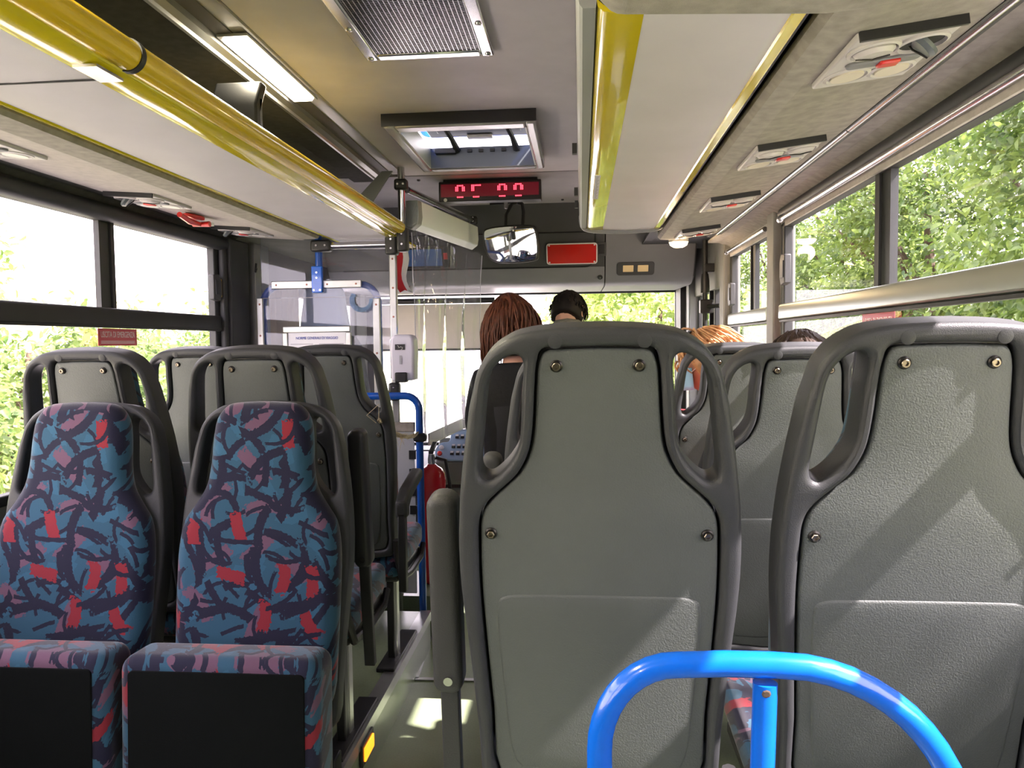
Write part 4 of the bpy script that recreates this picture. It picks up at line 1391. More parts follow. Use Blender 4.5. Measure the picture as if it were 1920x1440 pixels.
# hand sanitiser dispenser on the slim pole
sd = thing('sanitizer_dispenser', 'lilac soap dispenser with black label and black push lever', 'dispenser', (-0.812, 3.49, 1.335))
prof = [(-.052, -.10), (.052, -.10), (.056, .03), (.052, .095), (.036, .11), (-.036, .11), (-.052, .095), (-.056, .03)]
MB().prism_y(prof, -.05, .05).build('housing', 'lilac_plastic', sd, bevel=.012, segs=3)
MB().box(-.058, -.050, -.046, .05, -.09, .09).build('side_cover', 'white_plastic', sd, bevel=.004)
MB().box(-.032, .014, -.0535, -.049, .040, .066).build('label', 'black_plastic', sd)
mb = MB().tube([(-.020, -.0545, .060), (-.014, -.0545, .056), (-.016, -.0545, .050), (-.008, -.0545, .052), (-.004, -.0545, .056), (.0, -.0545, .050), (.004, -.0545, .054), (.003, -.0545, .044), (-.004, -.0545, .042)], .0012, 5)
mb.build('label_mark', 'vent_white', sd)
MB().box(-.012, -.002, -.053, -.049, -.025, .015).build('level_window', 'ink_grey', sd)
MB().box(-.032, .022, -.070, -.02, -.108, -.062).build('push_lever', 'black_plastic', sd, bevel=.006)

# white cassette under the steel bar, with the clear curtain
A, B = Vector((-0.815, 3.62, 2.13)), Vector((-0.63, 4.58, 2.13))
cs = thing('curtain_bar', 'steel bar running forward from the pole to the overhead console', 'bar', A)
MB().tube([(0, 0, .0), B - A], .016, 16).build('bar', 'steel', cs, smooth=True)
joint(cs, (B - A) + Vector((0, -.02, 0)), (.022, .03, .022))
ca = thing('blind_cassette', 'long pale grey cassette hanging below the steel ceiling bar', 'cassette', A + Vector((.015, .02, -.02)))
d = (B - A).normalized(); n_ = Vector((d.y, -d.x, 0))
L = .90
def cpt(t, u, z): return tuple(d * t + n_ * u + Vector((0, 0, z)))
prof = [(-.03, -.025), (.032, -.025), (.036, -.10), (.030, -.135), (-.005, -.16), (-.03, -.15)]
V = [cpt(0, u, z) for u, z in prof] + [cpt(L, u, z) for u, z in prof]
k = len(prof)
F = [tuple(range(k)), tuple(range(2 * k - 1, k - 1, -1))] + [(i, i + k, (i + 1) % k + k, (i + 1) % k) for i in range(k)]
MB().add(V, F).build('housing', 'cassette_grey', ca, bevel=.005)
V = [cpt(.0, u * 1.03, z * 1.02) for u, z in prof] + [cpt(.05, u * 1.03, z * 1.02) for u, z in prof]
MB().add(V, F).build('end_cap', 'grey_trim', ca, bevel=.004)
cu = thing('clear_curtain', 'wrinkled clear plastic curtain hanging below the pale cassette', 'curtain', (-0.80, 3.62, 1.95))
cb = (-0.80, 3.62, 1.95)
V, F = [], []
NU, NV = 90, 26
wid = 1.05
for j in range(NV + 1):
    z = -.02 - 1.02 * j / NV
    amp = .006 + .018 * min(1, j / 14)
    for i in range(NU + 1):
        t = i / NU
        s_ = t * wid * (1 - .10 * sin(pi * j / NV * .8))
        off = amp * (sin(t * 21 + .02 * j) + .45 * sin(t * 43 + 1.3 + .03 * j)) + .002 * sin(j * .9 + t * 20)
        x = d.x * s_ + n_.x * off; y = d.y * s_ + n_.y * off
        edge = .014 * abs(sin(t * 22)) if j == 0 else 0
        V.append((x, y, z + edge))
for j in range(NV):
    for i in range(NU):
        a_ = j * (NU + 1) + i
        F.append((a_, a_ + 1, a_ + NU + 2, a_ + NU + 1))
MB().add(V, F).build('sheet', 'clear_vinyl', cu, smooth=True, angle=180)
mb = MB()
for i in (0, NU):
    mb.tube([V[j * (NU + 1) + i] for j in range(NV + 1)], .0025, 6)
mb.build('hem', 'vinyl_edge', cu, smooth=True)
hem = [V[NV * (NU + 1) + i] for i in range(0, NU + 1, 3)]
bt = thing('cream_board', 'cream board slanting along the hem of the clear curtain', 'board', (-0.80, 3.95, .90))
a0, a1 = Vector((.0, .0, .0)), Vector((.12, .62, .035))
dd = (a1 - a0); dn = Vector((dd.y, -dd.x, 0)).normalized()
MB().obox((a0 + a1) / 2, dd / 2, dn * .006, (0, 0, .032)).build('board', 'cream_board', bt, bevel=.003)

# things beyond the partition
pn_ = thing('pennant', 'red and white pennant hanging behind the slim aluminium pole', 'pennant', (-1.035, 4.25, 1.88))
MB().tube([(-.045, 0, .125), (.06, 0, .125), (.06, 0, .34)], .004, 8).build('hanger', 'steel', pn_)
V, F = [], []
for j in range(11):
    z = .13 - .32 * j / 10
    for i in range(4):
        x = -.045 + .03 * i + .02 * sin(j * .7) + .006 * j
        V.append((x, .012 * sin(i * 2 + j * .6), z - .012 * i * (1 if j < 10 else -1.5)))
for j in range(10):
    for i in range(3): F.append((j * 4 + i, j * 4 + i + 1, j * 4 + i + 5, j * 4 + i + 4))
o = MB().add(V, F); o.m = [1 if f % 3 == 2 else 0 for f in range(len(F))]
o = o.build('cloth', ['red_white_cloth', 'white_cloth'], pn_, smooth=True); o.modifiers.new('thick', 'SOLIDIFY').thickness = .002
bo = thing('route_screen', 'dark screen showing faint blue, behind the clear curtain', 'screen', (-0.98, 4.735, 1.95))
f = MB().box(-.15, .17, -.03, -.0, -.075, .06).build('case', 'led_black', bo, bevel=.004)
f2 = MB().box(-.13, .13, -.032, -.030, -.06, .045).build('screen', 'blue_object', bo)
f3 = MB().box(.14, .165, -.034, -.030, -.02, .02).build('button', 'red_plastic', bo)
bo.rotation_euler.x = radians(20)

ds = thing('driver_seat', 'driver seat with pale blue cover behind the clear sheet', 'seat', (-1.375, 4.05, 0.0))
me = plate_mesh([smooth_loop(mirror_half([(.06, .0), (.10, -.02), (.115, -.10), (.12, -.30)]), 3)], .05, .04, 4)
f = finish('headrest_cover', me, 'seat_blue_cover', ds); f.location = (0, 0, 1.72)
me = plate_mesh([smooth_loop(mirror_half([(.10, .0), (.17, -.03), (.205, -.15), (.205, -.7)]), 3)], .06, .045, 4)
f = finish('backrest', me, 'charcoal_cloth', ds); f.location = (0, .02, 1.46)
MB().box(-.21, .21, .02, .50, .58, .72).build('seat', 'charcoal_cloth', ds, bevel=.04, segs=3)
MB().box(-.16, .16, .08, .42, 0, .58).build('pedestal', 'black_plastic', ds, bevel=.01)
cur = thing('side_curtain', 'beige curtain drawn on the driver side window', 'curtain', (-1.62, 4.05, 1.35))
V, F = [], []
for j in range(2):
    for i in range(25):
        V.append((.012 * sin(i * 1.5), -.20 + .48 * i / 24, (.38, -.38)[j]))
for i in range(24): F.append((i, i + 1, 26 + i, 25 + i))
MB().add(V, F).build('cloth', 'beige_curtain', cur, smooth=True, angle=180).modifiers.new('thick', 'SOLIDIFY').thickness = .003

rb = thing('roller_blind', 'beige roller blind pulled down over the driver half of the windscreen', 'blind', (-1.09, 5.76, 1.70))
MB().box(-.46, .435, -.002, .002, -.335, .0).build('cloth', 'blind_cloth', rb)
MB().box(-.46, .435, -.008, .008, -.352, -.335).build('bottom_bar', 'frame_plastic', rb, bevel=.003)
MB().tube([(-.47, 0, .025), (.445, 0, .025)], .022, 14).build('roller', 'black_plastic', rb, smooth=True)
db = thing('dashboard', 'dark dashboard under the windscreen', 'dashboard', (-0.6, 5.5, 0))
MB().prism_x([(-.30, 0.0), (-.42, .42), (-.40, .55), (-.1, .62), (.32, .60), (.32, 0)], -1.0, .9).build('body', 'console_dark', db, bevel=.02)
MB().box(-.99, .89, .05, .3, .612, .622).build('vent_slot', 'black_plastic', db)

# control panel on its console
cp = thing('control_panel', 'pale blue control panel with black and red switches on a grey console', 'control panel', (-0.70, 4.42, 0.80))
R4 = Matrix.Rotation(radians(24), 4, 'X')
me = plate_mesh([smooth_loop([(-.15, -.06), (-.135, -.085), (.14, -.085), (.16, -.05), (.16, .10), (.10, .11), (-.045, .11), (-.07, .08), (-.075, .03), (-.12, .02), (-.15, -.02)], 3)], .012, .005)
me.transform(Matrix.Rotation(radians(-90 + 50), 4, 'X'))
f = finish('face', me, 'blue_console', cp)
Rf = Matrix.Rotation(radians(-40), 3, 'X')
for x, z, m_, big in [(-.115, -.018, 'white_plastic', 1), (-.122, -.058, 'red_plastic', 1)] + [(-.05 + .034 * i, -.055, 'black_plastic', 0) for i in range(5)] + [(-.045 + .032 * i, -.008, 'black_plastic', 0) for i in range(5)] + [(-.03 + .032 * i, .06, 'black_plastic', 0) for i in range(4)]:
    c = Rf @ Vector((x, -.014, z))
    if big:
        MB().lathe([(.015, 0), (.014, .008), (.010, .011)], 14, c, Rf @ Vector((0, -1, 0))).build('button', m_, cp, smooth=True)
    else:
        sb = MB().obox(c, Rf @ Vector((.010, 0, 0)), Rf @ Vector((0, .004, 0)), Rf @ Vector((0, 0, .012))).build('switch', m_, cp)
        MB().obox(c + Rf @ Vector((0, -.004, .006)), Rf @ Vector((.009, 0, 0)), Rf @ Vector((0, .002, 0)), Rf @ Vector((0, 0, .006))).build('switch_cap', 'white_plastic', sb)
MB().prism_x([(-.07, -.085), (-.07, -.20), (-.055, -.215), (.2, -.215), (.2, .02), (.10, .04)], -.148, .19).build('console_body', 'console_olive', cp, bevel=.008)
MB().prism_x([(-.05, -.235), (-.03, -.80), (.2, -.80), (.2, -.235)], -.13, .19).build('console_base', 'console_olive', cp, bevel=.01)
MB().box(-.12, .18, -.045, .2, -.236, -.214).build('console_gap', 'black_plastic', cp)
# fire extinguisher
fe = thing('fire_extinguisher', 'red fire extinguisher standing beside the dark blue rail', 'extinguisher', (-0.752, 3.78, 0.20))
MB().lathe([(.055, 0), (.068, .012), (.070, .04), (.070, .525), (.066, .553), (.052, .577), (.03, .590), (.018, .60)], 32).build('cylinder', 'extinguisher_red', fe, smooth=True, angle=60)
MB().lathe([(.018, .60), (.02, .62), (.015, .65)], 16).build('valve', 'steel', fe, smooth=True)
MB().prism_x([(-.02, .65), (-.02, .665), (.09, .70), (.09, .685)], -.012, .012).build('handle', 'black_plastic', fe, bevel=.003)
MB().tube([(.02, 0, .63), (.07, 0, .62), (.09, 0, .5), (.088, 0, .25)], .009, 10).build('hose', 'black_plastic', fe, smooth=True)
MB().lathe([(.0705, .20), (.0705, .42)], 32).build('label', 'vent_white', fe) if False else None
# red strip and black handrail by the front door
bpole = thing('handrail_pole', 'black jointed handrail pole by the front door', 'pole', (0.724, 4.6, 0))
MB().tube([(0, 0, 0), (0, 0, 2.2)], .016, 14).build('pole', 'black_plastic', bpole, smooth=True)
MB().lathe([(.026, 0), (.026, .07), (.020, .11)], 14, (0, 0, 1.68)).build('sleeve', 'black_plastic', bpole, smooth=True)
MB().box(-.03, .045, -.03, .03, 1.56, 1.64).build('clamp', 'black_plastic', bpole, bevel=.006)
MB().tube([(.0, 0, 1.60), (.072, -.1, 1.60)], .014, 10).build('side_arm', 'black_plastic', bpole, smooth=True)
MB().box(-.005, .08, -.02, .02, 1.80, 1.85).build('top_arm', 'black_plastic', bpole, bevel=.006)

# emergency exit stickers
RZm = Matrix.Rotation(pi / 2, 4, 'Z')
s1 = thing('exit_sticker', 'red emergency exit sticker under the black rail of the bright window', 'sticker', (WL + .010, 2.60, 1.440))
MB().box(.0, .001, -.115, .115, -.032, .028).build('film', 'sticker_red', s1)
lettering('lettering', 'USCITA DI EMERGENZA', .03, 'sticker_white', s1, Matrix.Translation((.0016, 0, .006)) @ RZm @ RX, width=.20)
mb = MB()
for k in range(2): mb.box(.001, .0016, -.10, .10, -.024 + k * .006, -.021 + k * .006)
mb.build('small_print', 'sticker_white', s1)
s2 = thing('exit_sticker', 'red emergency exit sticker below the metal rail of the trees window', 'sticker', (WR + .010, 2.19, 1.440))
MB().box(-.001, .0, -.115, .115, -.03, .03).build('film', 'sticker_red', s2)
lettering('lettering', 'USCITA DI EMERGENZA', .036, 'sticker_white', s2, Matrix.Translation((-.0016, 0, .004)) @ Matrix.Rotation(-pi / 2, 4, 'Z') @ RX, width=.205)
# coat hook on the aluminium post
hk = thing('coat_hook', 'tiny black coat hook on the aluminium pillar', 'hook', (-1.565, 3.62, 1.77))
MB().tube([(0, 0, .03), (0, -.006, .0), (.006, -.022, -.012), (.012, -.024, .004)], .005, 8).build('hook', 'black_plastic', hk, smooth=True)

# ------------------------------------------------------------------ people


def skin_mesh(nodes, edges, sub=2):
    """nodes: name -> (pos, radius) ; first is root"""
    names = list(nodes)
    me = bpy.data.meshes.new('body')
    me.from_pydata([tuple(nodes[k][0]) for k in names], [(names.index(a), names.index(b)) for a, b in edges], [])
    o = bpy.data.objects.new('body', me)
    COL.objects.link(o)
    md = o.modifiers.new('skin', 'SKIN')
    md.use_smooth_shade = True
    sk = me.skin_vertices[0].data
    for i, k in enumerate(names):
        r = nodes[k][1]
        sk[i].radius = r if isinstance(r, tuple) else (r, r)
        sk[i].use_root = (i == 0)
    sb = o.modifiers.new('sub', 'SUBSURF'); sb.levels = sub; sb.render_levels = sub
    dg = bpy.context.evaluated_depsgraph_get()
    out = bpy.data.meshes.new_from_object(o.evaluated_get(dg))
    bpy.data.objects.remove(o)
    return out


def mesh_arrays(me):
    return [v.co.copy() for v in me.vertices], [tuple(p.vertices) for p in me.polygons]


def head_geo(R, c, s=1.0):
    """head facing local +Y, centre at eye height roughly mid; returns MB pieces (skin, eyes)"""
    mb = MB()
    n, mlt = 28, 20
    V, F = [], []
    for j in range(mlt + 1):
        ph = -pi / 2 + pi * j / mlt
        z = .118 * sin(ph)
        for i in range(n):
            th = 2 * pi * i / n
            x, y = cos(ph) * cos(th), cos(ph) * sin(th)
            w = .076 * (1 - .22 * max(0, -z / .118) ** 1.4)
            dpt = .096
            px_, py_ = x * w, y * dpt
            if y > 0 and z < 0: py_ *= 1 - .10 * abs(z) / .118
            if y < 0 and z < -.02: py_ *= 1 - .35 * (-z - .02) / .1
            # nose, brow, lips, chin
            if y > 0.6:
                g = math.exp(-(px_ / .011) ** 2)
                py_ += g * .022 * math.exp(-((z + .022) / .018) ** 2) + g * .010 * math.exp(-((z - .004) / .02) ** 2)
                py_ += .005 * math.exp(-((z + .062) / .007) ** 2) * math.exp(-(px_ / .02) ** 2)
                py_ -= .008 * math.exp(-((z - .008) / .010) ** 2) * math.exp(-((abs(px_) - .032) / .013) ** 2)
                py_ += .006 * math.exp(-((z + .098) / .014) ** 2) * math.exp(-(px_ / .02) ** 2)
            V.append(Vector((px_, py_, z)))
    for j in range(mlt):
        for i in range(n):
            F.append((j * n + i, j * n + (i + 1) % n, (j + 1) * n + (i + 1) % n, (j + 1) * n + i))
    mb.add([Vector(c) + R @ (v * s) for v in V], F, 0)
    for sx in (-1, 1):
        # ears
        ep = [Vector((sx * .074, -.004 + .022 * cos(a), .002 + .032 * sin(a))) for a in np.linspace(0, 2 * pi, 14)[:-1]]
        mb.tube([Vector(c) + R @ ((p + Vector((sx * .008, -.006, 0))) * s) for p in ep], .0065 * s, 6, 0, closed=True)
        e2 = [Vector((sx * .070, 0, .0)), Vector((sx * .079, -.004, .0))]
        mb.tube([Vector(c) + R @ (p * s) for p in e2], [.022 * s, .017 * s], 10, 0)
        mb.lathe([(0, -.011 * s), (.008 * s, -.008 * s), (.011 * s, 0), (.008 * s, .008 * s), (0, .011 * s)], 12, Vector(c) + R @ (Vector((sx * .031, .076, .008)) * s), R @ Vector((0, 1, 0)), 1)
    return mb


def hand_geo(mb, w, d, up, s=1.0, side=1):
    """palm and five bent fingers from wrist w along d, palm normal -up"""
    d, up = Vector(d).normalized(), Vector(up).normalized()
    a = d.cross(up).normalized() * side
    up = a.cross(d).normalized() * side
    w = Vector(w)
    mb.tube([w - d * .02, w + d * .02, w + d * .06, w + d * .095], [.024 * s, .034 * s, .040 * s, .036 * s], 12, 0)
    for k, (off, ln) in enumerate(((-.030, .062), (-.010, .078), (.010, .082), (.029, .072))):
        b = w + d * .085 + a * off
        c = d - up * .25; e = d - up * .8
        mb.tube([b, b + c.normalized() * ln * .45, b + c.normalized() * ln * .45 + e.normalized() * ln * .35, b + c.normalized() * ln * .45 + (e - up * .4).normalized() * ln * .6], [.0095, .009, .008, .006], 8, 0)
    b = w + d * .025 - a * .028
    mb.tube([b, b + (d - a * .9).normalized() * .035, b + (d - a * .7).normalized() * .06 - up * .008, b + (d - a * .35).normalized() * .08 - up * .014], [.013, .011, .0095, .007], 8, 0)


def make_person(label, loc, rz, pose, head_R, head_c, skin='skin', top='jacket_black', legs='jeans', s=1.0, top_r=1.0, hair=None, short_sleeve=False):
    """pose: dict of joint positions (local, facing +Y)"""
    root = thing('person', label, 'person', loc, rz)
    J = {k: Vector(v) for k, v in pose.items()}
    N, E = {}, []
    def nd(k, p, r): N[k] = (p, r)
    nd('pelvis', J['pelvis'], (.125, .10)); nd('waist', J['waist'], (.115, .085)); nd('chest', J['chest'], (.13, .095))
    nd('neckb', J['neck'] - (J['neck'] - J['chest']).normalized() * .05, (.07, .06)); nd('neck', J['neck'], .052)
    nd('skull', head_c, .05)
    E += [('pelvis', 'waist'), ('waist', 'chest'), ('chest', 'neckb'), ('neckb', 'neck'), ('neck', 'skull')]
    for sd in 'LR':
        nd('sh' + sd, J['sh' + sd], .052); nd('el' + sd, J['el' + sd], .040); nd('wr' + sd, J['wr' + sd], .027)
        nd('hip' + sd, J['hip' + sd], .085); nd('kn' + sd, J['kn' + sd], .056); nd('an' + sd, J['an' + sd], .038)
        E += [('chest', 'sh' + sd), ('sh' + sd, 'el' + sd), ('el' + sd, 'wr' + sd), ('pelvis', 'hip' + sd), ('hip' + sd, 'kn' + sd), ('kn' + sd, 'an' + sd)]
    body = skin_mesh(N, E)
    V, F = mesh_arrays(body)
    mb = MB().add(V, F, 0)
    h = head_geo(head_R, head_c, s)
    o = len(mb.v); mb.v += h.v; mb.f += [tuple(i + o for i in f) for f in h.f]; mb.m += h.m
    for sd, sgn in (('L', -1), ('R', 1)):
        dirn = J['wr' + sd] - J['el' + sd]
        hand_geo(mb, J['wr' + sd], dirn, J.get('up' + sd, Vector((0, 0, 1))), 1.0, sgn)
    mb.build('body', [skin, 'dark_glass'], root, smooth=True, angle=180)
    # clothing follows the body a little outside it
    T, TE = {}, []
    T['waist'] = (J['waist'], (.155 * top_r, .125 * top_r)); T['pelvis'] = (J['pelvis'] + Vector((0, 0, .02)), (.155, .125)); T['chest'] = (J['chest'], (.175 * top_r, .140 * top_r))
    T['neckb'] = (N['neckb'][0], (.098, .088))
    TE += [('waist', 'pelvis'), ('waist', 'chest'), ('chest', 'neckb')]
    for sd in 'LR':
        el, wr = J['el' + sd], J['wr' + sd]
        T['sh' + sd] = (J['sh' + sd], .085 * top_r); T['el' + sd] = (el, .066 * top_r)
        T['wr' + sd] = (el.lerp(wr, .92), .042 * top_r)
        TE += [('chest', 'sh' + sd), ('sh' + sd, 'el' + sd), ('el' + sd, 'wr' + sd)]
    me = skin_mesh(T, TE)
    finish('jacket', me, top, root, angle=180)
    G, GE = {'pelvis': (J['pelvis'] - Vector((0, 0, .01)), (.14, .112))}, []
    for sd in 'LR':
        G['hip' + sd] = (J['hip' + sd], .096); G['kn' + sd] = (J['kn' + sd], .068); G['an' + sd] = (J['kn' + sd].lerp(J['an' + sd], .92), .052)
        GE += [('pelvis', 'hip' + sd), ('hip' + sd, 'kn' + sd), ('kn' + sd, 'an' + sd)]
    finish('trousers', skin_mesh(G, GE), legs, root, angle=180)
    for sd in 'LR':
        an = J['an' + sd]
        q = MB().tube([an + Vector((0, -.05, -.045)), an + Vector((0, 0, -.035)), an + Vector((0, .10, -.052)), an + Vector((0, .19, -.06))], [.034, .046, .040, .026], 12)
        q.build('shoe', 'shoe', root, smooth=True)
    return root


def seated_pose(lean=0.0, twist=0.0):
    P = dict(pelvis=(0, 0, .09), waist=(0, -.03 + lean * .1, .24), chest=(0, -.04 + lean * .25, .41), neck=(0, -.005 + lean * .4, .555),
             shL=(-.165, -.03 + lean * .3, .47), shR=(.165, -.03 + lean * .3, .47), elL=(-.205, .05 + lean * .2, .23), elR=(.205, .05 + lean * .2, .23),
             wrL=(-.12, .25, .19), wrR=(.12, .25, .19), hipL=(-.09, .05, .07), hipR=(.09, .05, .07), knL=(-.10, .44, .09), knR=(.10, .44, .09),
             anL=(-.10, .46, -.34), anR=(.10, .46, -.34))
    return P


def rot(yaw=0, pitch=0, roll=0):
    return (Matrix.Rotation(radians(yaw), 3, 'Z') @ Matrix.Rotation(radians(pitch), 3, 'X') @ Matrix.Rotation(radians(roll), 3, 'Y'))


def hair_cap(root, R, c, m, s=1.0, lift=.010, low=-.03, front=.02, strands=0, length=.1, r=.005, spread=.4, grav=1.0, seed=1, name='hair', wave=.012):
    """scalp shell plus hanging locks, facing local +Y"""
    rr = random.Random(seed)
    mb = MB()
    n, k = 40, 18
    V, F, keep = [], [], {}
    for j in range(k + 1):
        ph = pi / 2 - (pi * .80) * j / k
        for i in range(n):
            th = 2 * pi * i / n
            x, y, z = cos(ph) * cos(th), cos(ph) * sin(th), sin(ph)
            lo = -.45 if y < .1 else (-.45 + (y - .1) * 1.5)
            zz = max(z, lo)
            rad = 1 + .012 * sin(th * 9 + ph * 5) + .010 * sin(th * 17)
            V.append(Vector(c) + R @ (Vector((x * (.076 + lift) * rad, y * (.096 + lift) * rad - .004, zz * (.118 + lift) * rad)) * s))
    for j in range(k):
        for i in range(n):
            F.append((j * n + i, j * n + (i + 1) % n, (j + 1) * n + (i + 1) % n, (j + 1) * n + i))
    mb.add(V, F)
    for q in range(strands):
        th = rr.uniform(pi * .92, pi * 2.08) if q % 4 else rr.uniform(-.1 * pi, 1.1 * pi)
        ph = rr.uniform(.0, 1.35)
        x, y, z = cos(ph) * cos(th), cos(ph) * sin(th), sin(ph)
        p = Vector(c) + R @ (Vector((x * (.078 + lift), y * (.098 + lift), z * (.118 + lift))) * s)
        nrm = (R @ Vector((x, y, z * .6))).normalized()
        ln = length * rr.uniform(.6, 1.1) + .10 * s * (ph / 1.35)
        pts, v = [p], nrm * .7 + R @ Vector((0, 0, -.3))
        st = ln / 6
        w1, w2 = rr.uniform(0, 6), rr.uniform(0, 6)
        for i in range(6):
            v = (v * (1 - .32 * grav) + Vector((0, 0, -1)) * .55 * grav).normalized()
            if grav < .5: v = (v + R @ Vector((0, -.4, -.3))).normalized()
            nxt = pts[-1] + v * st + Vector((wave * .3 * sin(w1 + i), wave * .3 * sin(w2 + i), 0))
            # stay outside the skull
            lc = R.transposed() @ (nxt - Vector(c)) / s
            e = sqrt((lc.x / .082) ** 2 + (lc.y / .102) ** 2 + (lc.z / .124) ** 2)
            if e < 1.06: nxt = Vector(c) + R @ (lc * (1.06 / max(e, .2))) * s
            pts.append(nxt)
        mb.tube(pts, [r, r * 1.15, r * 1.15, r, r * .85, r * .6, r * .25], 5)
    return mb.build(name, m, root, smooth=True, angle=180)


# woman standing bowed in the aisle
Rw = rot(28, -34, 0)
pw = dict(pelvis=(0, -.06, .80), waist=(0, -.05, .95), chest=(0, -.01, 1.13), neck=(0, .06, 1.335),
          shL=(-.155, .01, 1.225), shR=(.155, .01, 1.225), elL=(-.165, .10, .98), elR=(.19, .10, .98), wrL=(-.06, .30, 1.0), wrR=(.10, .31, .98),
          hipL=(-.085, -.06, .76), hipR=(.085, -.06, .76), knL=(-.09, .0, .42), knR=(.09, -.01, .42), anL=(-.09, -.04, .075), anR=(.09, -.04, .075))
hcw = Vector((0, .13, 1.51))
wm = make_person('person with auburn hair standing bowed in the aisle in a black quilted jacket', (-0.30, 3.50, 0), radians(12), pw, Rw, hcw, top='jacket_black', top_r=1.08)
hair_cap(wm, Rw, hcw, 'hair_auburn', s=1.0, lift=.014, strands=460, length=.21, r=.0046, seed=3, wave=.02)

co = MB()
co.tube([Vector((.095 * sin(a), .045 + .085 * -cos(a), 1.345 + .02 * cos(a))) for a in np.linspace(-2.2, 2.2, 15)], [.022] * 15, 10)
co.build('collar', 'jacket_black', wm, smooth=True)

# man standing bowed further forward
Rm = rot(-14, -38, 0)
pm = dict(pelvis=(0, -.10, .88), waist=(0, -.08, 1.03), chest=(0, -.02, 1.22), neck=(0, .07, 1.425),
          shL=(-.175, .0, 1.33), shR=(.175, .0, 1.33), elL=(-.20, .12, 1.06), elR=(.20, .12, 1.06), wrL=(-.07, .32, 1.10), wrR=(.08, .32, 1.08),
          hipL=(-.09, -.10, .84), hipR=(.09, -.10, .84), knL=(-.10, -.02, .46), knR=(.10, -.02, .46), anL=(-.10, -.06, .075), anR=(.10, -.06, .075))
hcm = Vector((0, .16, 1.56))
mn = make_person('person with short dark hair and olive collar bowed near the windscreen', (-0.07, 4.05, 0), 0, pm, Rm, hcm, top='hoodie_olive', top_r=1.06)
hair_cap(mn, Rm, hcm, 'hair_black', s=1.0, lift=.014, strands=150, length=.03, r=.0045, grav=.9, seed=5)
cl = MB()
cl.tube([Vector((-.075, .06, 1.47)), Vector((-.05, -.005, 1.485)), Vector((0, -.03, 1.49)), Vector((.05, -.005, 1.485)), Vector((.075, .06, 1.47))], [.025, .034, .036, .034, .025], 10)
cl.build('hood', 'hoodie_olive', mn, smooth=True)
ms = MB().tube([Vector(hcm) + Rm @ Vector(p) for p in ((.088, -.005, .015), (.082, .03, -.02), (.06, .075, -.035))], .0016, 5)
ms.build('mask_strap', 'white_cloth', mn)

# seated woman, third row window, face turned to the aisle
Rb = rot(72, -6, 0)
pb = seated_pose(.05)
hcb = Vector((-.035, .045, .700))
bl = make_person('person with tied blonde hair, blue face mask and red top in the third row', (0.515, 2.97, .615), radians(0), pb, Rb, hcb, skin='skin_tan', top='shirt_red')
hair_cap(bl, Rb, hcb, 'hair_blonde', s=1.0, lift=.013, strands=140, length=.05, r=.004, grav=.2, seed=8)
bun = MB().lathe([(.0, -.05), (.028, -.04), (.040, -.01), (.038, .02), (.02, .045), (0, .05)], 16, hcb + Rb @ Vector((0, -.115, .05)), Rb @ Vector((0, -.7, .5)))
for k in range(14):
    a = k / 14 * 2 * pi
    bun.tube([hcb + Rb @ (Vector((0, -.115, .05)) + Vector((.038 * cos(a), -.03 + .02 * sin(a), .036 * sin(a) + .01 * cos(3 * a)))), hcb + Rb @ Vector((.03 * cos(a + .6), -.15, .05 + .03 * sin(a + .6)))], .006, 5)
bun.build('hair_bun', 'hair_blonde', bl, smooth=True, angle=180)
V, F = [], []
for j in range(6):
    z = -.012 - .085 * j / 5
    for i in range(11):
        a = -1.15 + 2.3 * i / 10
        bulge_ = .018 * math.exp(-(a / .5) ** 2) * (1 - abs(j - 2) / 4)
        V.append(hcb + Rb @ Vector((.075 * sin(a), (.096 + bulge_) * cos(a) + .006, z)))
for j in range(5):
    for i in range(10): F.append((j * 11 + i, j * 11 + i + 1, j * 11 + i + 12, j * 11 + i + 11))
mk = MB().add(V, F).build('face_mask', 'mask_blue', bl, smooth=True, angle=180)
mk.modifiers.new('thick', 'SOLIDIFY').thickness = .002
st_ = MB()
for sx in (-1, 1):
    st_.tube([hcb + Rb @ Vector((sx * .068, .05, -.03)), hcb + Rb @ Vector((sx * .079, .01, -.005))], .0016, 5)
st_.build('mask_loop', 'white_cloth', mk)
sg = thing('sunglasses', 'dark sunglasses pushed up on the blonde head', 'sunglasses', (0, 0, 0))
Rsg = rot(72, 30, 0)
hw = Vector((0.515, 2.97, .615)) + hcb
sg.location = hw + Rb @ Vector((0, .052, .108))
mbg = MB(); mbf = MB()
for sx in (-1, 1):
    pts = smooth_loop([(sx * .012, .012), (sx * .035, .018), (sx * .062, .012), (sx * .064, -.010), (sx * .042, -.024), (sx * .016, -.016)], 3)
    ring = [Rsg @ Vector((x, .012 - abs(x) ** 2 * 3.0, z)) for x, z in pts]
    mbf.tube(ring, .0028, 6, closed=True)
    mbg.add(ring, [tuple(range(len(ring)))])
    mbf.tube([Rsg @ Vector((sx * .064, .0, .006)), Rsg @ Vector((sx * .078, -.03, .004)), Rsg @ Vector((sx * .080, -.13, -.03))], .003, 6)
mbf.tube([Rsg @ Vector((-.012, .012, .010)), Rsg @ Vector((.012, .012, .010))], .0026, 6)
mbf.build('frame', 'black_plastic', sg, smooth=True)
mbg.build('lenses', 'dark_glass', sg)

# seated passenger in the second row, only the crown shows
Rd = rot(10, -10, 0)
hcd = Vector((.085, .05, .690))
dk = make_person('person with dark hair sitting low in front of the second-row window seat', (0.54, 2.17, .607), radians(8), seated_pose(.05), Rd, hcd, top='shirt_blue', top_r=.9)
hair_cap(dk, Rd, hcd, 'hair_brown', s=1.0, lift=.014, strands=200, length=.05, r=.0045, seed=11, wave=.02)

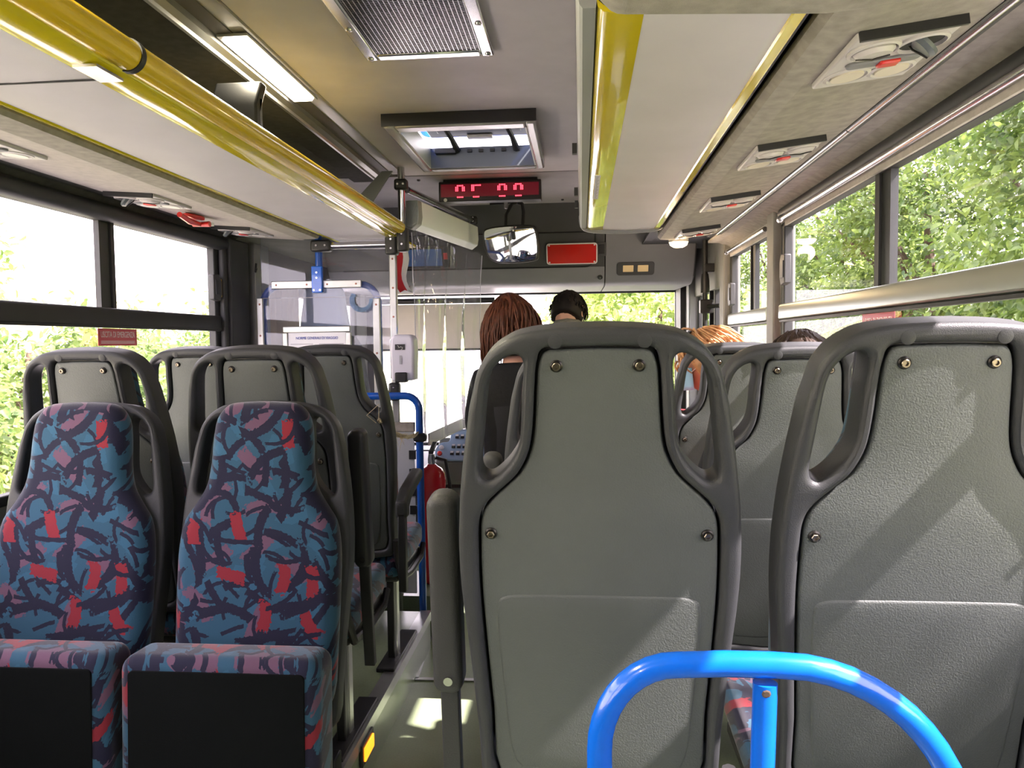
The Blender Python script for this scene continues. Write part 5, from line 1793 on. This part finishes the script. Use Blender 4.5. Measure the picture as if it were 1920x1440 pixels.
# ------------------------------------------------------------------ outside: road, banks and trees
GZ = -0.85
mb = MB().box(-5.0, 3.0, -14, 40, GZ - .1, GZ)
structure('road', mb, 'asphalt')
for nm, xs in (('verge_left', [(-5.0, GZ), (-6.0, GZ + .3), (-9, GZ + 2.0), (-16, GZ + 4.5)]), ('verge_right', [(3.0, GZ), (3.3, GZ + .15), (6, GZ + .8), (14, GZ + 2.0)])):
    n = len(xs)
    V = [(x, y, z) for y in (-14, 0, 14, 40) for x, z in xs]
    F = [(j * n + i, j * n + i + 1, (j + 1) * n + i + 1, (j + 1) * n + i) for j in range(3) for i in range(n - 1)]
    structure(nm, MB().add(V, F), 'verge' if 'right' in nm else 'pale_bank')


def leaf_mesh(name, ncl, per, size, shape, seed):
    """thousands of folded leaves in clumps inside a crown volume"""
    r = np.random.default_rng(seed)
    # clump centres
    c = r.normal(size=(ncl * 3, 3)); c /= np.linalg.norm(c, axis=1)[:, None]
    rad = r.uniform(.35, 1.0, size=(ncl * 3, 1)) ** .6
    c = (c * rad)[:ncl] * np.array(shape)
    c += r.normal(scale=.10, size=c.shape)
    base = np.repeat(c, per, axis=0) + r.normal(scale=.15, size=(ncl * per, 3))
    n = len(base)
    out = base / np.array(shape); out /= np.maximum(np.linalg.norm(out, axis=1)[:, None], 1e-6)
    d = out * .6 + r.normal(scale=.55, size=(n, 3)) + np.array([0, 0, -.45])
    d /= np.linalg.norm(d, axis=1)[:, None]
    up = np.array([0, 0, 1.0]) + r.normal(scale=.55, size=(n, 3)) + out * .6
    side = np.cross(d, up); side /= np.maximum(np.linalg.norm(side, axis=1)[:, None], 1e-6)
    nrm = np.cross(side, d)
    L = size * r.uniform(.65, 1.25, size=(n, 1)); W = L * .30
    v = np.empty((n, 6, 3))
    v[:, 0] = base
    v[:, 1] = base + d * L * .35 + side * W + nrm * W * .35
    v[:, 2] = base + d * L * .75 + side * W * .75 + nrm * W * .2
    v[:, 3] = base + d * L - nrm * W * .3
    v[:, 4] = base + d * L * .75 - side * W * .75 + nrm * W * .2
    v[:, 5] = base + d * L * .35 - side * W + nrm * W * .35
    v = v.reshape(-1, 3)
    me = bpy.data.meshes.new(name)
    me.vertices.add(len(v)); me.vertices.foreach_set('co', v.ravel())
    nf = n * 2
    me.loops.add(nf * 4); me.polygons.add(nf)
    i0 = np.arange(n) * 6
    q = np.stack([i0, i0 + 1, i0 + 2, i0 + 3, i0, i0 + 3, i0 + 4, i0 + 5], axis=1).reshape(-1)
    me.loops.foreach_set('vertex_index', q)
    me.polygons.foreach_set('loop_start', np.arange(nf) * 4)
    me.update(calc_edges=True)
    me.validate()
    return me, c


def make_tree(name, label, cat, shape, cz, ncl, per, size, leaf, seed, group):
    root = thing(name, label, cat, (0, 0, 0), group=group)
    me, c = leaf_mesh('foliage', ncl, per, size, shape, seed)
    me.materials.append(MAT[leaf])
    o = link('foliage', me, root); o.location = (0, 0, cz)
    mb = MB()
    rr = random.Random(seed)
    mb.tube([(0, 0, -.2), (.04, .02, cz * .5), (-.03, .05, cz), (.02, 0, cz + shape[2] * .6)], [.12, .10, .07, .025], 9)
    for k in range(10):
        i = rr.randrange(len(c))
        e = Vector(c[i]) + Vector((0, 0, cz))
        b = Vector((0, .02, max(.4, min(cz, e.z * .6))))
        mb.tube([b, b.lerp(e, .5) + Vector((0, 0, .15)), e], [.045, .028, .010], 6)
    mb.build('trunk', 'bark', root, smooth=True)
    return root


def replant(src, label, loc, rz, sc, group):
    t = copy_tree(src)
    t.location = loc; t.rotation_euler = (0, 0, rz); t.scale = (sc, sc, sc)
    t['label'] = label; t['group'] = group
    return t


TR = make_tree('tree', 'leafy tree outside the near right window, behind the window divider', 'tree', (1.25, 1.5, 2.3), 2.9, 230, 74, .085, 'leaf_green', 21, 'trees outside the right windows')
TR.location = (4.0, 3.6, GZ + .2)
G_R = 'trees outside the right windows'
replant(TR, 'leafy tree outside the right window, at the picture edge', (3.9, 1.0, GZ + .2), 1.2, 1.0, G_R)
replant(TR, 'leafy tree outside the right windows, seen beside the grey pillar', (4.3, 6.5, GZ + .2), 2.3, 1.0, G_R)
replant(TR, 'leafy tree outside the second right window', (4.0, 9.4, GZ + .1), 3.6, .95, G_R)
replant(TR, 'leafy tree outside the front door, far right', (4.4, 12.5, GZ + .1), 4.4, .95, G_R)
replant(TR, 'leafy tree farthest ahead outside the right windows', (4.5, 18.5, GZ + .1), 5.1, 1.0, G_R)
replant(TR, 'tall leafy tree standing behind the others on the right side', (7.4, 7.6, GZ + .6), .6, 1.15, G_R)
G_L = 'bushes outside the left windows'
BU = make_tree('bush', 'sunlit bush outside the left window, behind the red sticker', 'bush', (1.3, 1.5, 0.95), 1.15, 130, 70, .10, 'leaf_mid', 33, G_L)
BU.location = (-6.0, 5.3, GZ + .25)
replant(BU, 'sunlit bush outside the left window, at the picture edge', (-6.2, 2.4, GZ + .3), 1.0, 1.0, G_L)
replant(BU, 'sunlit bush outside the left window, beside the dark left pillar', (-6.4, 8.4, GZ + .4), 2.0, 1.05, G_L)
replant(BU, 'sunlit bush further up the bank outside the left window', (-8.4, 4.3, GZ + 1.55), 3.0, 1.0, G_L)
replant(BU, 'sunlit bush high on the bank outside the left window, near the divider', (-9.0, 8.6, GZ + 1.9), 4.0, 1.25, G_L)
replant(BU, 'sunlit bush outside the driver side window', (-6.4, 11.6, GZ + .4), 5.0, 1.1, G_L)
replant(BU, 'sunlit bush topmost on the bank outside the left window, behind the other bushes', (-11.0, 6.6, GZ + 2.9), 1.7, 1.0, G_L)
G_F = 'hedge bushes ahead of the windscreen'
HE = make_tree('bush', 'bright bush ahead of the windscreen, above the dark-haired head', 'bush', (1.6, 1.0, 1.7), 1.7, 200, 62, .11, 'leaf_bright', 44, G_F)
HE.location = (1.1, 11.0, GZ)
replant(HE, 'bright bush ahead of the windscreen, at its right edge', (4.3, 11.2, GZ), 1.4, 1.0, G_F)
replant(HE, 'bright bush ahead of the windscreen, near the auburn hair', (0.9, 14.4, GZ), 2.6, 1.1, G_F)
replant(HE, 'bright bush farther ahead on the right, behind the hedge bushes', (4.4, 15.3, GZ), 0.3, 1.0, G_F)
